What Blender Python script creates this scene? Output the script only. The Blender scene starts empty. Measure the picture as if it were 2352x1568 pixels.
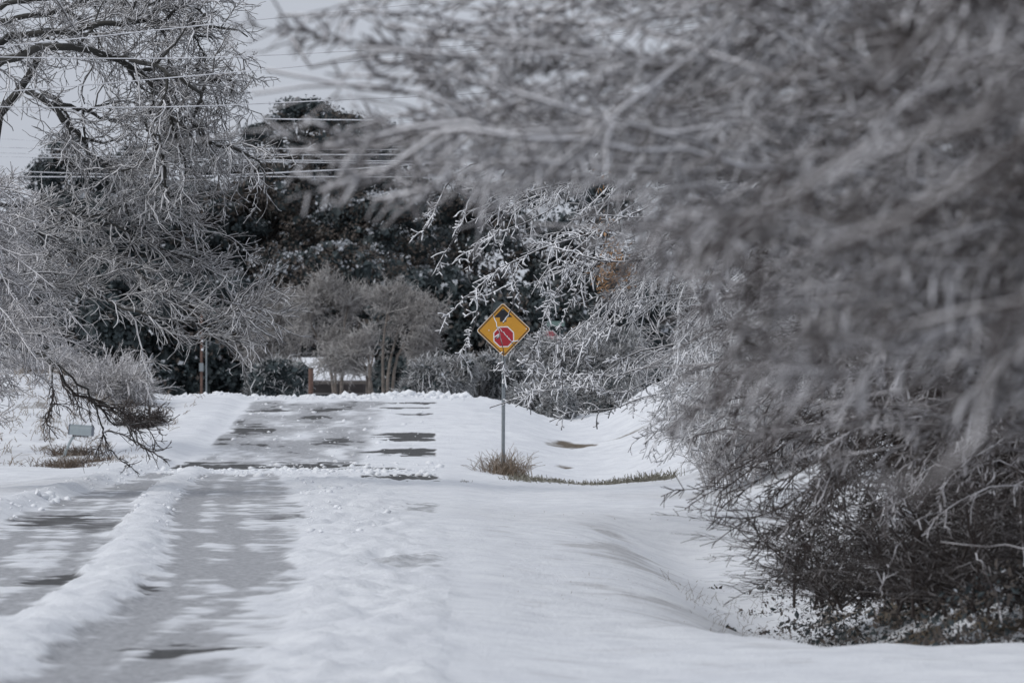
import bpy, bmesh, math
import numpy as np
from mathutils import Vector, Matrix

scene = bpy.context.scene
COL = scene.collection
rad = math.radians

# ------------------------------------------------------------------ camera
F = 9280.0            # focal length in units of a 2352 px wide picture
EYE = 1.7
cam_d = bpy.data.cameras.new("camera")
cam = bpy.data.objects.new("camera", cam_d)
COL.objects.link(cam)
cam.location = (0, 0, EYE)
cam.rotation_euler = (rad(90.593), 0, 0)
cam_d.sensor_width = 36.0
cam_d.lens = 36.0 * F / 2352.0
cam_d.clip_start = 0.5
cam_d.clip_end = 6000
cam_d.dof.use_dof = True
cam_d.dof.focus_distance = 58.0
cam_d.dof.aperture_fstop = 4.2
cam_d.dof.aperture_blades = 0
scene.camera = cam

# ------------------------------------------------------------------ sky and sun (overcast)
SUN_ELEV, SUN_AZ = rad(42), rad(235)
world = bpy.data.worlds.new("World")
scene.world = world
world.use_nodes = True
wn, wl = world.node_tree.nodes, world.node_tree.links
wn.clear()
sky = wn.new("ShaderNodeTexSky"); sky.sky_type = 'NISHITA'; sky.sun_disc = False
sky.sun_elevation = SUN_ELEV; sky.sun_rotation = SUN_AZ
sky.air_density = 1.0; sky.dust_density = 4.0
hs = wn.new("ShaderNodeHueSaturation"); hs.inputs['Saturation'].default_value = 0.25
mx = wn.new("ShaderNodeMix"); mx.data_type = 'RGBA'; mx.inputs[0].default_value = 0.9
mx.inputs[7].default_value = (5.15, 5.5, 6.2, 1)        # the cloud deck
bg = wn.new("ShaderNodeBackground"); bg.inputs[1].default_value = 0.1
wo = wn.new("ShaderNodeOutputWorld")
wl.new(sky.outputs[0], hs.inputs['Color']); wl.new(hs.outputs[0], mx.inputs[6])
wl.new(mx.outputs[2], bg.inputs[0]); wl.new(bg.outputs[0], wo.inputs[0])

sun_d = bpy.data.lights.new("sun", 'SUN')
sun_d.energy = 1.2; sun_d.angle = rad(20); sun_d.color = (1.0, 0.97, 0.93)
sun = bpy.data.objects.new("sun", sun_d)
COL.objects.link(sun)
_to = Vector((math.sin(SUN_AZ) * math.cos(SUN_ELEV), math.cos(SUN_AZ) * math.cos(SUN_ELEV), math.sin(SUN_ELEV)))
sun.rotation_euler = _to.to_track_quat('Z', 'Y').to_euler()

scene.view_settings.view_transform = 'Standard'
scene.view_settings.look = 'None'
scene.view_settings.gamma = 1.0
scene.view_settings.exposure = 0.06
scene.view_settings.use_curve_mapping = False
scene.render.engine = 'CYCLES'
scene.cycles.use_denoising = True
scene.cycles.max_bounces = 5
scene.cycles.diffuse_bounces = 3
scene.cycles.glossy_bounces = 2
scene.cycles.transparent_max_bounces = 4

# ------------------------------------------------------------------ helpers
def at(px, py, Y):
    """photo measurement (2352 px wide) at distance Y -> world point"""
    return np.array([(px - 1176.0) / F * Y, Y, EYE + (880.0 - py) / F * Y])

_tab = np.random.default_rng(11).random((256, 256))
def vnoise(x, y):
    xi = np.floor(x).astype(int); yi = np.floor(y).astype(int)
    fx = x - xi; fy = y - yi
    fx = fx * fx * (3 - 2 * fx); fy = fy * fy * (3 - 2 * fy)
    a = _tab[xi & 255, yi & 255]; b = _tab[(xi + 1) & 255, yi & 255]
    c = _tab[xi & 255, (yi + 1) & 255]; d = _tab[(xi + 1) & 255, (yi + 1) & 255]
    return (a * (1 - fx) + b * fx) * (1 - fy) + (c * (1 - fx) + d * fx) * fy
def fbm(x, y, o=4):
    s = 0; a = 0.5; t = 0
    for i in range(o):
        s = s + a * vnoise(x + 17.3 * i, y + 9.1 * i); t += a
        x = x * 2.03; y = y * 2.03; a *= 0.55
    return s / t
def sst(a, b, x):
    t = np.clip((x - a) / (b - a), 0, 1)
    return t * t * (3 - 2 * t)

def link(name, data, parent=None, loc=None):
    o = bpy.data.objects.new(name, data)
    COL.objects.link(o)
    if parent is not None: o.parent = parent
    if loc is not None: o.location = loc
    return o
def tag(o, label=None, cat=None, group=None, kind=None):
    if label: o["label"] = label
    if cat: o["category"] = cat
    if group: o["group"] = group
    if kind: o["kind"] = kind
    return o
def thing(name, label, cat, loc=(0, 0, 0), group=None):
    return tag(link(name, None, loc=[float(v) for v in loc]), label, cat, group)

def np_mesh(name, V, Q, mats, mi=None, smooth=True, T=None):
    """V (n,3), Q (m,4) quads, T (k,3) triangles"""
    me = bpy.data.meshes.new(name)
    nq = 0 if Q is None else len(Q); nt = 0 if T is None else len(T)
    loops = np.concatenate(([Q.ravel()] if nq else []) + ([T.ravel()] if nt else [])).astype(np.int32)
    starts = np.concatenate((np.arange(nq) * 4, nq * 4 + np.arange(nt) * 3)).astype(np.int32)
    me.vertices.add(len(V)); me.vertices.foreach_set("co", np.ascontiguousarray(V, np.float32).ravel())
    me.loops.add(len(loops)); me.loops.foreach_set("vertex_index", loops)
    me.polygons.add(nq + nt); me.polygons.foreach_set("loop_start", starts)
    if mi is not None: me.polygons.foreach_set("material_index", np.asarray(mi, np.int32))
    me.update(calc_edges=True)
    me.polygons.foreach_set("use_smooth", np.full(nq + nt, bool(smooth)))
    for m in (mats if isinstance(mats, (list, tuple)) else [mats]): me.materials.append(m)
    return me

def tube_arrays(P, R, S=3):
    """P (N,K,3) polylines, R (N,K) radii -> verts, quads, caps"""
    N, K, _ = P.shape
    T = np.empty_like(P)
    T[:, 1:-1] = P[:, 2:] - P[:, :-2]; T[:, 0] = P[:, 1] - P[:, 0]; T[:, -1] = P[:, -1] - P[:, -2]
    T /= np.linalg.norm(T, axis=2, keepdims=True) + 1e-9
    ref = np.where(np.abs(T[:, :1, 2:3]) > 0.92, np.array([1.0, 0.1, 0]), np.array([0, 0, 1.0]))
    ref = np.broadcast_to(ref, T.shape)
    A = np.cross(T, ref); A /= np.linalg.norm(A, axis=2, keepdims=True) + 1e-9
    B = np.cross(A, T)
    ang = np.arange(S) * 2 * np.pi / S + 0.5
    V = P[:, :, None, :] + R[:, :, None, None] * (np.cos(ang)[None, None, :, None] * A[:, :, None, :] + np.sin(ang)[None, None, :, None] * B[:, :, None, :])
    base = (np.arange(N) * K * S)[:, None, None] + (np.arange(K - 1) * S)[None, :, None]
    s0 = np.arange(S)[None, None, :]; s1 = (s0 + 1) % S
    Q = np.stack((base + s0, base + s1, base + S + s1, base + S + s0), axis=-1).reshape(-1, 4)
    e = (np.arange(N) * K * S + (K - 1) * S)[:, None]
    if S == 3: return V.reshape(-1, 3), Q, np.zeros((0, 3), int)     # hair-thin twigs
    cap = np.concatenate([np.concatenate((e, e + i, e + i + 1), 1) for i in range(1, S - 1)])
    return V.reshape(-1, 3), Q, cap

class Tubes:
    def __init__(self): self.V = []; self.Q = []; self.T = []; self.n = 0
    def add(self, P, R, S=3):
        V, Q, T = tube_arrays(np.asarray(P, float), np.asarray(R, float), S)
        self.V.append(V); self.Q.append(Q + self.n); self.T.append(T + self.n); self.n += len(V)
        return self
    def mesh(self, name, mat, off=None):
        V = np.concatenate(self.V)
        if off is not None: V = V - np.asarray(off)
        return np_mesh(name, V, np.concatenate(self.Q), mat, T=np.concatenate(self.T))
    def build(self, name, mat, parent=None, kind=None):
        off = None if parent is None else np.array(parent.location)
        o = link(name, self.mesh(name, mat, off), parent)
        if kind: o["kind"] = kind
        return o

def curve(pts, K, rng=None, wig=0.0):
    """smooth polyline through points, resampled to K"""
    p = np.asarray(pts, float)
    n = len(p)
    ext = np.vstack((2 * p[0] - p[1], p, 2 * p[-1] - p[-2]))
    out = []
    for i in range(n - 1):
        a, b, c, d = ext[i:i + 4]
        t = np.linspace(0, 1, 8, endpoint=False)[:, None]
        out.append(0.5 * (2 * b + (c - a) * t + (2 * a - 5 * b + 4 * c - d) * t ** 2 + (3 * b - a - 3 * c + d) * t ** 3))
    q = np.vstack(out + [p[-1:]])
    L = np.concatenate(([0], np.cumsum(np.linalg.norm(np.diff(q, axis=0), axis=1))))
    s = np.linspace(0, L[-1], K)
    q = np.stack([np.interp(s, L, q[:, j]) for j in range(3)], 1)
    if rng is not None and wig: q[1:-1] += rng.normal(0, wig, (K - 2, 3))
    return q

def resamp(P, K):
    N, K0, _ = P.shape
    if K0 == K: return P
    t = np.linspace(0, K0 - 1, K); i = np.minimum(t.astype(int), K0 - 2); f = (t - i)[None, :, None]
    return P[:, i] * (1 - f) + P[:, i + 1] * f

def sprout(rng, P, n, L, K=4, ang=(35, 70), droop=0.0, wig=0.15, t=(0.15, 1.0), r=(0.01, 0.006), bias=None, taper=0.4, lj=0.35, clump=None):
    """n children growing out of the polylines P"""
    N, K0, _ = P.shape
    ln = np.linalg.norm(np.diff(P, axis=1), axis=2).sum(1) + 1e-6
    if clump: ln = ln * rng.gamma(clump, 1.0, N)
    idx = rng.choice(N, n, p=ln / ln.sum())
    tt = rng.uniform(t[0], t[1], n) * (K0 - 1)
    i = np.minimum(tt.astype(int), K0 - 2); f = (tt - i)[:, None]
    a = P[idx, i]; b = P[idx, i + 1]
    S = a * (1 - f) + b * f
    T = b - a; T /= np.linalg.norm(T, axis=1, keepdims=True) + 1e-9
    rv = rng.normal(size=(n, 3)); pr = rv - (rv * T).sum(1, keepdims=True) * T
    pr /= np.linalg.norm(pr, axis=1, keepdims=True) + 1e-9
    an = np.radians(rng.uniform(ang[0], ang[1], n))[:, None]
    D = np.cos(an) * T + np.sin(an) * pr
    if bias is not None: D = D + np.asarray(bias)
    D /= np.linalg.norm(D, axis=1, keepdims=True)
    le = L * (1 - taper * (tt / (K0 - 1))) * np.clip(rng.normal(1, lj, n), 0.35, 2.0)
    st = (le / (K - 1))[:, None]
    out = np.empty((n, K, 3)); out[:, 0] = S
    for k in range(1, K):
        out[:, k] = out[:, k - 1] + D * st
        D = D + rng.normal(0, wig, (n, 3)) + np.array([0, 0, -droop])
        D /= np.linalg.norm(D, axis=1, keepdims=True)
    rr = np.linspace(r[0], r[1], K)[None] * np.clip(rng.normal(1, 0.2, n), 0.6, 1.6)[:, None]
    return out, rr

# ------------------------------------------------------------------ materials
def new_mat(name):
    m = bpy.data.materials.new(name); m.use_nodes = True
    nt = m.node_tree
    return m, nt.nodes, nt.links, nt.nodes["Principled BSDF"]
def ramp(nd, lo, hi):
    mr = nd.new("ShaderNodeMapRange"); mr.interpolation_type = 'SMOOTHSTEP'
    mr.inputs[1].default_value = lo; mr.inputs[2].default_value = hi
    return mr
def mixc(nd, ln, fac, a, b):
    m = nd.new("ShaderNodeMix"); m.data_type = 'RGBA'
    if isinstance(fac, (int, float)): m.inputs[0].default_value = fac
    else: ln.new(fac, m.inputs[0])
    for s, i in ((a, 6), (b, 7)):
        if isinstance(s, tuple): m.inputs[i].default_value = (*s, 1) if len(s) == 3 else s
        else: ln.new(s, m.inputs[i])
    return m.outputs[2]
def noise(nd, ln, scale, detail=3, obj=True, rough=0.55):
    tc = nd.new("ShaderNodeTexCoord"); n = nd.new("ShaderNodeTexNoise")
    n.inputs['Scale'].default_value = scale; n.inputs['Detail'].default_value = detail; n.inputs['Roughness'].default_value = rough
    ln.new(tc.outputs['Object'], n.inputs['Vector'])
    return n.outputs['Fac']

def simple(name, c, rough=0.6, var=0.25, scale=6.0, metal=0.0, bump=0.0):
    m, nd, ln, b = new_mat(name)
    n = noise(nd, ln, scale, 4)
    c2 = tuple(min(1, v * (1 + var)) for v in c); c1 = tuple(v * (1 - var) for v in c)
    r = ramp(nd, 0.3, 0.7); ln.new(n, r.inputs[0])
    ln.new(mixc(nd, ln, r.outputs[0], c1, c2), b.inputs['Base Color'])
    b.inputs['Roughness'].default_value = rough; b.inputs['Metallic'].default_value = metal
    if bump:
        bp = nd.new("ShaderNodeBump"); bp.inputs['Strength'].default_value = bump; bp.inputs['Distance'].default_value = 0.02
        ln.new(n, bp.inputs['Height']); ln.new(bp.outputs[0], b.inputs['Normal'])
    return m

def iced(name, wood, ice, lo, hi, nscale=25, namt=0.7, rough=0.35):
    """twig wood with ice and snow caught on the faces that look upwards"""
    m, nd, ln, b = new_mat(name)
    g = nd.new("ShaderNodeNewGeometry"); sx = nd.new("ShaderNodeSeparateXYZ"); ln.new(g.outputs['Normal'], sx.inputs[0])
    n = noise(nd, ln, nscale, 2)
    ma = nd.new("ShaderNodeMath"); ma.operation = 'MULTIPLY_ADD'; ln.new(n, ma.inputs[0]); ma.inputs[1].default_value = namt * 2; ln.new(sx.outputs[2], ma.inputs[2])
    mb = nd.new("ShaderNodeMath"); mb.operation = 'SUBTRACT'; ln.new(ma.outputs[0], mb.inputs[0]); mb.inputs[1].default_value = namt
    r = ramp(nd, lo, hi); ln.new(mb.outputs[0], r.inputs[0])
    ln.new(mixc(nd, ln, r.outputs[0], wood, ice), b.inputs['Base Color'])
    b.inputs['Roughness'].default_value = rough
    b.inputs['Specular IOR Level'].default_value = 0.4
    return m

M_LIMB = iced("oak_bark_frosted", (0.030, 0.029, 0.026), (0.5, 0.52, 0.55), 0.7, 1.45, 14, 0.45, 0.7)
M_OAKTWIG = iced("oak_twig_iced", (0.075, 0.07, 0.067), (0.80, 0.80, 0.82), -0.4, 0.6, 30, 0.5)
M_TWIG = iced("twig_iced", (0.09, 0.085, 0.085), (0.88, 0.89, 0.92), -0.55, 0.25, 22, 0.55)
M_STEM = iced("stem_iced", (0.045, 0.04, 0.04), (0.80, 0.81, 0.84), 0.0, 0.7, 18, 0.5)
M_NEAR = iced("near_twig_iced", (0.052, 0.040, 0.036), (0.70, 0.69, 0.715), -0.12, 0.8, 3.2, 1.35)
M_NEARL = iced("near_twig_pale", (0.09, 0.078, 0.075), (0.78, 0.78, 0.81), -0.4, 0.6, 5, 0.8)
M_DARKTWIG = iced("brown_twig", (0.042, 0.031, 0.027), (0.44, 0.43, 0.44), 0.3, 1.25, 12, 0.5, 0.6)
M_FROST = iced("frosted_twig", (0.13, 0.122, 0.12), (0.82, 0.81, 0.83), -0.5, 0.5, 12, 0.5)
M_GREYTWIG = iced("grey_brown_twig", (0.22, 0.205, 0.197), (0.54, 0.53, 0.52), -0.4, 0.9, 3, 0.7, 0.7)
M_HEDGE = iced("hedge_twig_iced", (0.13, 0.13, 0.13), (0.80, 0.81, 0.83), -0.4, 0.65, 5, 0.6)
M_BARKG = simple("grey_bark", (0.14, 0.12, 0.105), 0.8, 0.3, 5)
M_BARKD = simple("dark_bark", (0.035, 0.03, 0.028), 0.85, 0.3, 5)
M_LEAFG = simple("evergreen_leaf", (0.030, 0.043, 0.047), 0.6, 0.45, 1.0)
M_LEAFB = simple("brown_leaf", (0.085, 0.071, 0.062), 0.7, 0.4, 1.0)
M_SNOWLEAF = simple("snow_on_leaf", (0.42, 0.44, 0.47), 0.8, 0.25, 2)
M_FROSTLEAF = simple("frosted_leaf", (0.26, 0.27, 0.275), 0.6, 0.35, 2)
M_ORANGE = simple("dry_orange_leaf", (0.34, 0.2, 0.1), 0.6, 0.35, 12)
M_GRASS = iced("dead_grass", (0.20, 0.15, 0.105), (0.58, 0.54, 0.5), 0.1, 1.3, 20, 0.8, 0.6)
M_GRASSD = iced("dead_grass_brown", (0.13, 0.095, 0.07), (0.5, 0.46, 0.42), 0.3, 1.3, 20, 0.8, 0.6)
M_GREENG = iced("frosted_green_grass", (0.17, 0.16, 0.12), (0.6, 0.59, 0.55), 0.0, 1.1, 20, 0.8, 0.6)
M_CLOD = simple("snow_clod", (0.84, 0.86, 0.89), 0.7, 0.06, 8)
M_WIRE = simple("iced_wire", (0.62, 0.63, 0.66), 0.35, 0.15, 3)

def ground_material(name, road):
    m, nd, ln, b = new_mat(name)
    def attr(n):
        a = nd.new("ShaderNodeAttribute"); a.attribute_name = n; return a.outputs['Fac']
    tc = nd.new("ShaderNodeTexCoord")
    def nz(scale, det=4, rgh=0.6):
        n = nd.new("ShaderNodeTexNoise"); n.inputs['Scale'].default_value = scale; n.inputs['Detail'].default_value = det
        n.inputs['Roughness'].default_value = rgh; ln.new(tc.outputs['Object'], n.inputs['Vector']); return n.outputs['Fac']
    def edge(a, n, w):
        # sharpen an attribute with noise: a + w*(n-.5)
        x = nd.new("ShaderNodeMath"); x.operation = 'MULTIPLY_ADD'; ln.new(n, x.inputs[0]); x.inputs[1].default_value = w; ln.new(a, x.inputs[2])
        y = nd.new("ShaderNodeMath"); y.operation = 'SUBTRACT'; ln.new(x.outputs[0], y.inputs[0]); y.inputs[1].default_value = w / 2
        r = ramp(nd, 0.25, 0.75); ln.new(y.outputs[0], r.inputs[0]); return r.outputs[0]
    big = nz(0.7, 3); fine = nz(14, 5, 0.7); mid = nz(3.5, 4)
    r1 = ramp(nd, 0.3, 0.7); ln.new(big, r1.inputs[0])
    snow = mixc(nd, ln, r1.outputs[0], (0.79, 0.81, 0.85), (0.87, 0.89, 0.92))
    r3 = ramp(nd, 0.42, 0.68); ln.new(nz(2.2, 6, 0.7), r3.inputs[0])
    snow = mixc(nd, ln, r3.outputs[0], snow, (0.72, 0.74, 0.78))
    r2 = ramp(nd, 0.25, 0.75); ln.new(fine, r2.inputs[0])
    slush = mixc(nd, ln, r2.outputs[0], (0.24, 0.245, 0.262), (0.56, 0.57, 0.595)) if road else mixc(nd, ln, r2.outputs[0], (0.44, 0.445, 0.46), (0.66, 0.665, 0.685))
    col = mixc(nd, ln, edge(attr("slush"), mid, 0.35), snow, slush)
    if road:
        asp = mixc(nd, ln, r2.outputs[0], (0.045, 0.045, 0.046), (0.10, 0.10, 0.10))
        col = mixc(nd, ln, edge(attr("bare"), fine, 0.55), col, asp)
    else:
        dirt = mixc(nd, ln, r2.outputs[0], (0.06, 0.045, 0.03), (0.2, 0.16, 0.11))
        col = mixc(nd, ln, edge(attr("bare"), fine, 0.6), col, dirt)
    ln.new(col, b.inputs['Base Color'])
    b.inputs['Roughness'].default_value = 0.65
    b.inputs['Specular IOR Level'].default_value = 0.25
    bp = nd.new("ShaderNodeBump"); bp.inputs['Strength'].default_value = 0.6; bp.inputs['Distance'].default_value = 0.05
    ln.new(nz(16, 6, 0.7), bp.inputs['Height']); ln.new(bp.outputs[0], b.inputs['Normal'])
    return m

# ------------------------------------------------------------------ terrain
_ty = np.array([-60, 78, 81, 84, 90, 96, 100, 102, 104, 110, 125, 150, 4000.0])
_tz = np.array([0, 0, .03, .16, .56, 1.0, 1.235, 1.31, 1.29, 1.05, .1, -.8, -.8])
_fy = np.arange(-60, 300, 0.25); _fz = np.interp(_fy, _ty, _tz)
_k = np.hanning(13); _k /= _k.sum()
_fz = np.convolve(np.pad(_fz, 6, mode='edge'), _k, mode='valid')
def base_z(Y): return np.interp(Y, _fy, _fz)
def left_edge(Y): return np.interp(Y, [0, 49, 75, 80, 90, 101, 130], [-6.0, -6.25, -6.8, -6.75, -6.5, -6.55, -6.6])
def right_edge(Y): return np.interp(Y, [0, 20, 37, 55, 72, 80, 101, 130], [-0.3, -0.35, -0.55, -0.95, -1.25, -1.5, -1.9, -2.1])
def ridge_c(Y): return np.interp(Y, [0, 20, 25.4, 30.3, 33.6, 37.6, 49.3, 58.4, 68.6, 75, 79], [-2.95, -3.08, -3.14, -3.2, -3.34, -3.58, -4.46, -5.1, -5.68, -5.9, -6.1])
def ridge_w(Y): return np.interp(Y, [0, 20, 28, 36, 49, 63, 79], [.20, .22, .27, .27, .22, .21, .25])
def track_r(Y): return np.interp(Y, [0, 25, 30, 37, 49, 63, 75], [-1.4, -1.55, -1.8, -2.0, -2.6, -3.4, -4.4])   # right border of the right wheel track
def ditch_x(Y): return np.interp(Y, [0, 28, 40, 60, 80, 100], [2.5, 2.55, 2.45, 2.2, 1.7, 1.5])

def height(X, Y):
    z = base_z(Y)
    le = left_edge(Y); re = right_edge(Y)
    # left verge: a bank of snow, then a rising hillside
    d = le - X
    z = z + 0.10 * sst(0, .5, d) * (1 - sst(.9, 2.0, d)) + 0.75 * sst(1.6, 5.5, d) * sst(86, 98, Y) * (1 - sst(105, 125, Y))
    z = z + 0.18 * (fbm(X * .6 + 3, Y * .35) - .5) * sst(.4, 2, d)
    # right verge: shoulder rolls down into a ditch, which two driveways cross
    e = X - re
    ys = np.interp(X, [-.6, 1.06, 2.16, 3.0], [31.3, 30.0, 27.2, 27.6])
    win = sst(ys, ys + 2.6, Y) * (1 - sst(50, 58, Y)) + (.72 + .55 * sst(90, 101, Y)) * sst(74, 77, Y) * (1 - sst(106, 114, Y))
    gx = (X - ditch_x(Y)) / np.where(Y < 60, np.where(X < ditch_x(Y), 1.0, 1.2), 1.5)
    z = z - 0.52 * win * np.exp(-gx * gx)
    z = z + (0.22 + .35 * sst(29, 34, Y)) * sst(.8, 3.0, X - ditch_x(Y)) * sst(24, 34, Y)
    z = z + (0.06 * (fbm(X * .9, Y * .3 + 5) - .5) + 0.05 * (fbm(X * 3, Y * 1.6 + 5, 5) - .5)) * sst(.1, 1.0, e)
    z = z - .08 * np.exp(-((X - 1.4) / .9) ** 2) * sst(66, 72, Y) * (1 - sst(75, 80, Y))
    z = z - 0.10 * sst(0, 1.2, e) * (1 - sst(70, 90, Y))
    return z

def n6_(X, Y): return fbm(X * 2.2 + 14, Y * .8 + 61, 4)
def masks(X, Y):
    """slush, bare, snow thickness on the road"""
    le = left_edge(Y); re = right_edge(Y)
    inr = sst(-.10, .12, X - le + .22 * (fbm(X * 2, Y * .8) - .5)) * (1 - sst(-.12, .10, X - re + .25 * (fbm(X * 2 + 9, Y * .9) - .5)))
    n1 = fbm(X * 1.3 + 40, Y * .55, 4); n2 = fbm(X * 4.0, Y * 1.5 + 7, 4); n3 = fbm(X * .7 + 5, Y * .16, 3)
    rc, rw, tr = ridge_c(Y), ridge_w(Y), track_r(Y)
    near = 1 - sst(74.6, 77.2, Y + 1.2 * (n2 - .5))
    # ploughed ridge between the wheel tracks
    rdist = (X - rc + .34 * (n2 - .5) + .22 * (fbm(X * 8, Y * 3, 3) - .5)) / rw
    ridge = np.exp(-np.abs(rdist) ** 3.5) * (1 - sst(76, 78, Y))
    # right-hand berm between the right track and the shoulder
    jag = .55 * (n1 - .5) + .25 * (n2 - .5)
    berm = sst(-.12, .22, X - tr + jag) * near
    berm = berm * (1 - .0 * berm)
    # wheel tracks
    track = inr * near * (1 - np.clip(ridge * 1.3, 0, 1)) * (1 - berm)
    slush = track * (0.62 + 1.1 * (n1 - .5) + .6 * (n2 - .5))
    bare = track * sst(.63, .76, n1 * .35 + n2 * .35 + .3 * fbm(X * 1.3 + 5, Y * 5 + 2, 3)) * 0.8
    # long ruts along the tracks
    rut = .5 * vnoise((X - rc) * 3.0 + 80, Y * .05) + .5 * vnoise((X - rc) * 9.0 + 20, Y * .12)
    slush = slush * (.45 + 1.1 * rut) + track * (.85 * (fbm(X * 5 + 3, Y * 3.2 + 8, 4) - .5) + .7 * (fbm(X * 1.1 + 30, Y * .9 + 3, 3) - .5))
    off = X - rc + .10 * (vnoise(Y * .12, Y * 0 + 3) - .5)
    tyre = sum(np.exp(-((off - o_) / .13) ** 2) for o_ in (-1.35, -.62, .52, 1.02))
    slush = slush + track * (.40 * tyre - .05) * (.5 + n1)
    n6 = fbm(X * 1.7 + 33, Y * 6.5 + 12, 4)
    n5 = fbm(X * 2.2 + 60, Y * 2.6, 3)
    slush = slush * (.72 + .56 * n5) + track * .4 * (n5 - .5)
    WX = X + .55 * (fbm(X * 1.2 + 71, Y * 3.1, 3) - .5); WY = Y + .9 * (fbm(X * 2.4 + 7, Y * 2.2 + 70, 3) - .5)
    for (x0, y0, sx, sy, a) in ((-.95, 37.5, .45, 1.7, .40), (-1.1, 54.5, .45, 2.4, .42), (-1.0, 45.0, .3, .8, .2), (-1.8, 72.5, .85, 2.6, 1.0),
                                (-2.15, 85.2, .75, 1.0, 1.15), (-2.1, 89.4, .75, 1.2, 1.2), (-2.15, 95.4, .45, .5, .9), (-2.6, 97.6, .7, .35, .75), (-2.3, 99.6, 1.0, .45, .9),
                                (-5.75, 96.7, .55, .6, .95), (-4.4, 97.0, .6, .6, .95), (-5.9, 91.0, .45, 1.6, .75), (-3.9, 88.0, .4, .9, .7), (-4.5, 93.0, .7, .5, .45), (-5.2, 99.3, .5, .4, .5), (-4.2, 99.3, .5, .4, .5),
                                (-6.2, 80.2, 1.3, 1.7, 1.3), (-4.0, 80.4, 1.1, 1.7, 1.4), (-5.2, 80.0, .8, 1.2, .8), (-2.4, 79.6, .35, .8, .7),
                                (-3.15, 33.0, .25, 1.0, .7), (-4.9, 48.0, .5, 2.2, .55), (-3.95, 34.8, .28, 1.2, .75), (-2.1, 25.6, .35, .5, .9), (-5.6, 50.0, .5, 2.5, .7), (-2.9, 51.0, .25, 2.0, .5), (-4.2, 40.0, .5, 1.5, .4)):
        g = np.exp(-(((WX - x0) / sx) ** 2) - (((WY - y0) / sy) ** 2))
        g = sst(.28, .62, g * 1.15 + 2.0 * (n6 - .5)) * np.clip(g * 3, 0, 1)
        bare = np.maximum(bare, g * min(a, 1.0) * (.75 + .5 * n5) * inr * (1 - np.clip(ridge * 1.4, 0, 1)))
    # the hill beyond: thin grey ice over the lane
    hill = inr * sst(79.4, 81.6, Y) * (1 - sst(99.8, 101.2, Y + 2 * (n2 - .5)))
    hw = sst(-6.7, -6.2, X + .3 * (n1 - .5)) * (1 - sst(-3.4, -2.6, X + .6 * (n1 - .5)))
    slush = np.maximum(slush, hill * hw * (.66 + 1.3 * (n1 - .5) + .6 * (n2 - .5)))
    slush = np.maximum(slush, hill * (1 - hw) * (.12 + 1.1 * (n1 - .5)))
    bare = np.maximum(bare, hill * hw * .8 * sst(.60, .70, n1 * .6 + n2 * .4))
    slush = np.maximum(slush, np.clip(bare * .9, 0, .8))
    # snow thickness
    th = 0.015 * (1 - np.clip(slush, 0, 1)) + 0.012 * n2
    lump = fbm(X * 6.5 + 13, Y * 3.4, 4) - .5
    th = th + berm * inr * (1 - sst(-.75, .05, X - re)) * .095 * lump + inr * .02 * lump
    th = th + ridge * (.055 + .06 * n1 + .06 * (n2 - .5) + .07 * (fbm(X * 10, Y * 4, 3) - .5))
    bl = berm * inr * np.exp(-((X - tr - .75) / .8) ** 2)
    th = th + bl * (.03 + .10 * (n2 - .35) + .08 * (n1 - .4) + .07 * (fbm(X * 9, Y * 3.2, 3) - .5))
    line = np.exp(-((Y - 76.7 - .8 * (n1 - .5) * 2) / .5) ** 2) * sst(-6.6, -6.0, X) * (1 - sst(-2.5, -1.8, X))
    th = th + line * (.012 + .06 * (n2 - .4))
    top = np.exp(-((Y - 102.2) / .7) ** 2) * sst(-7.5, -6.8, X)
    th = th + top * (.03 + .10 * (n2 - .4) + .05 * sst(-4.0, -2.6, X) + .12 * (fbm(X * 9, Y * 2) - .5))
    th = th - .012 * np.clip(bare, 0, 1)
    edge_bank = np.exp(-((X - le + .28) / .22) ** 2) * (1 - sst(80, 84, Y))
    th = th + edge_bank * (.05 + .14 * (n2 - .35))
    return np.clip(slush, 0, 1), np.clip(bare, 0, 1), th, ridge, berm

def smooth_steps():
    xs = [-9.6]
    while xs[-1] > -900: xs.append(xs[-1] - max(.12, (-9.4 - xs[-1]) * .22))
    left = xs[::-1]
    mid_ = list(np.arange(-9.54, -7.0, .10)) + list(np.arange(-6.95, -0.0, .062)) + list(np.arange(0.03, 5.0, .11))
    xs = [5.1]
    while xs[-1] < 900: xs.append(xs[-1] + max(.15, (xs[-1] - 4.9) * .22))
    ys = [-60., -40, -20, -5, 5, 12, 16]
    y = 16.4
    while y < 107: ys.append(y); y += max(.055, .0033 * y) if y < 75 else .18
    while y < 3500: ys.append(y); y += max(.5, (y - 106) * .12)
    return np.array(left + mid_ + xs), np.array(ys)

gx, gy = smooth_steps()
GX, GY = np.meshgrid(gx, gy)
SL, BA, TH, RI, BE = masks(GX, GY)
GZ = height(GX, GY) + TH
le_, re_ = left_edge(GY), right_edge(GY)
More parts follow.
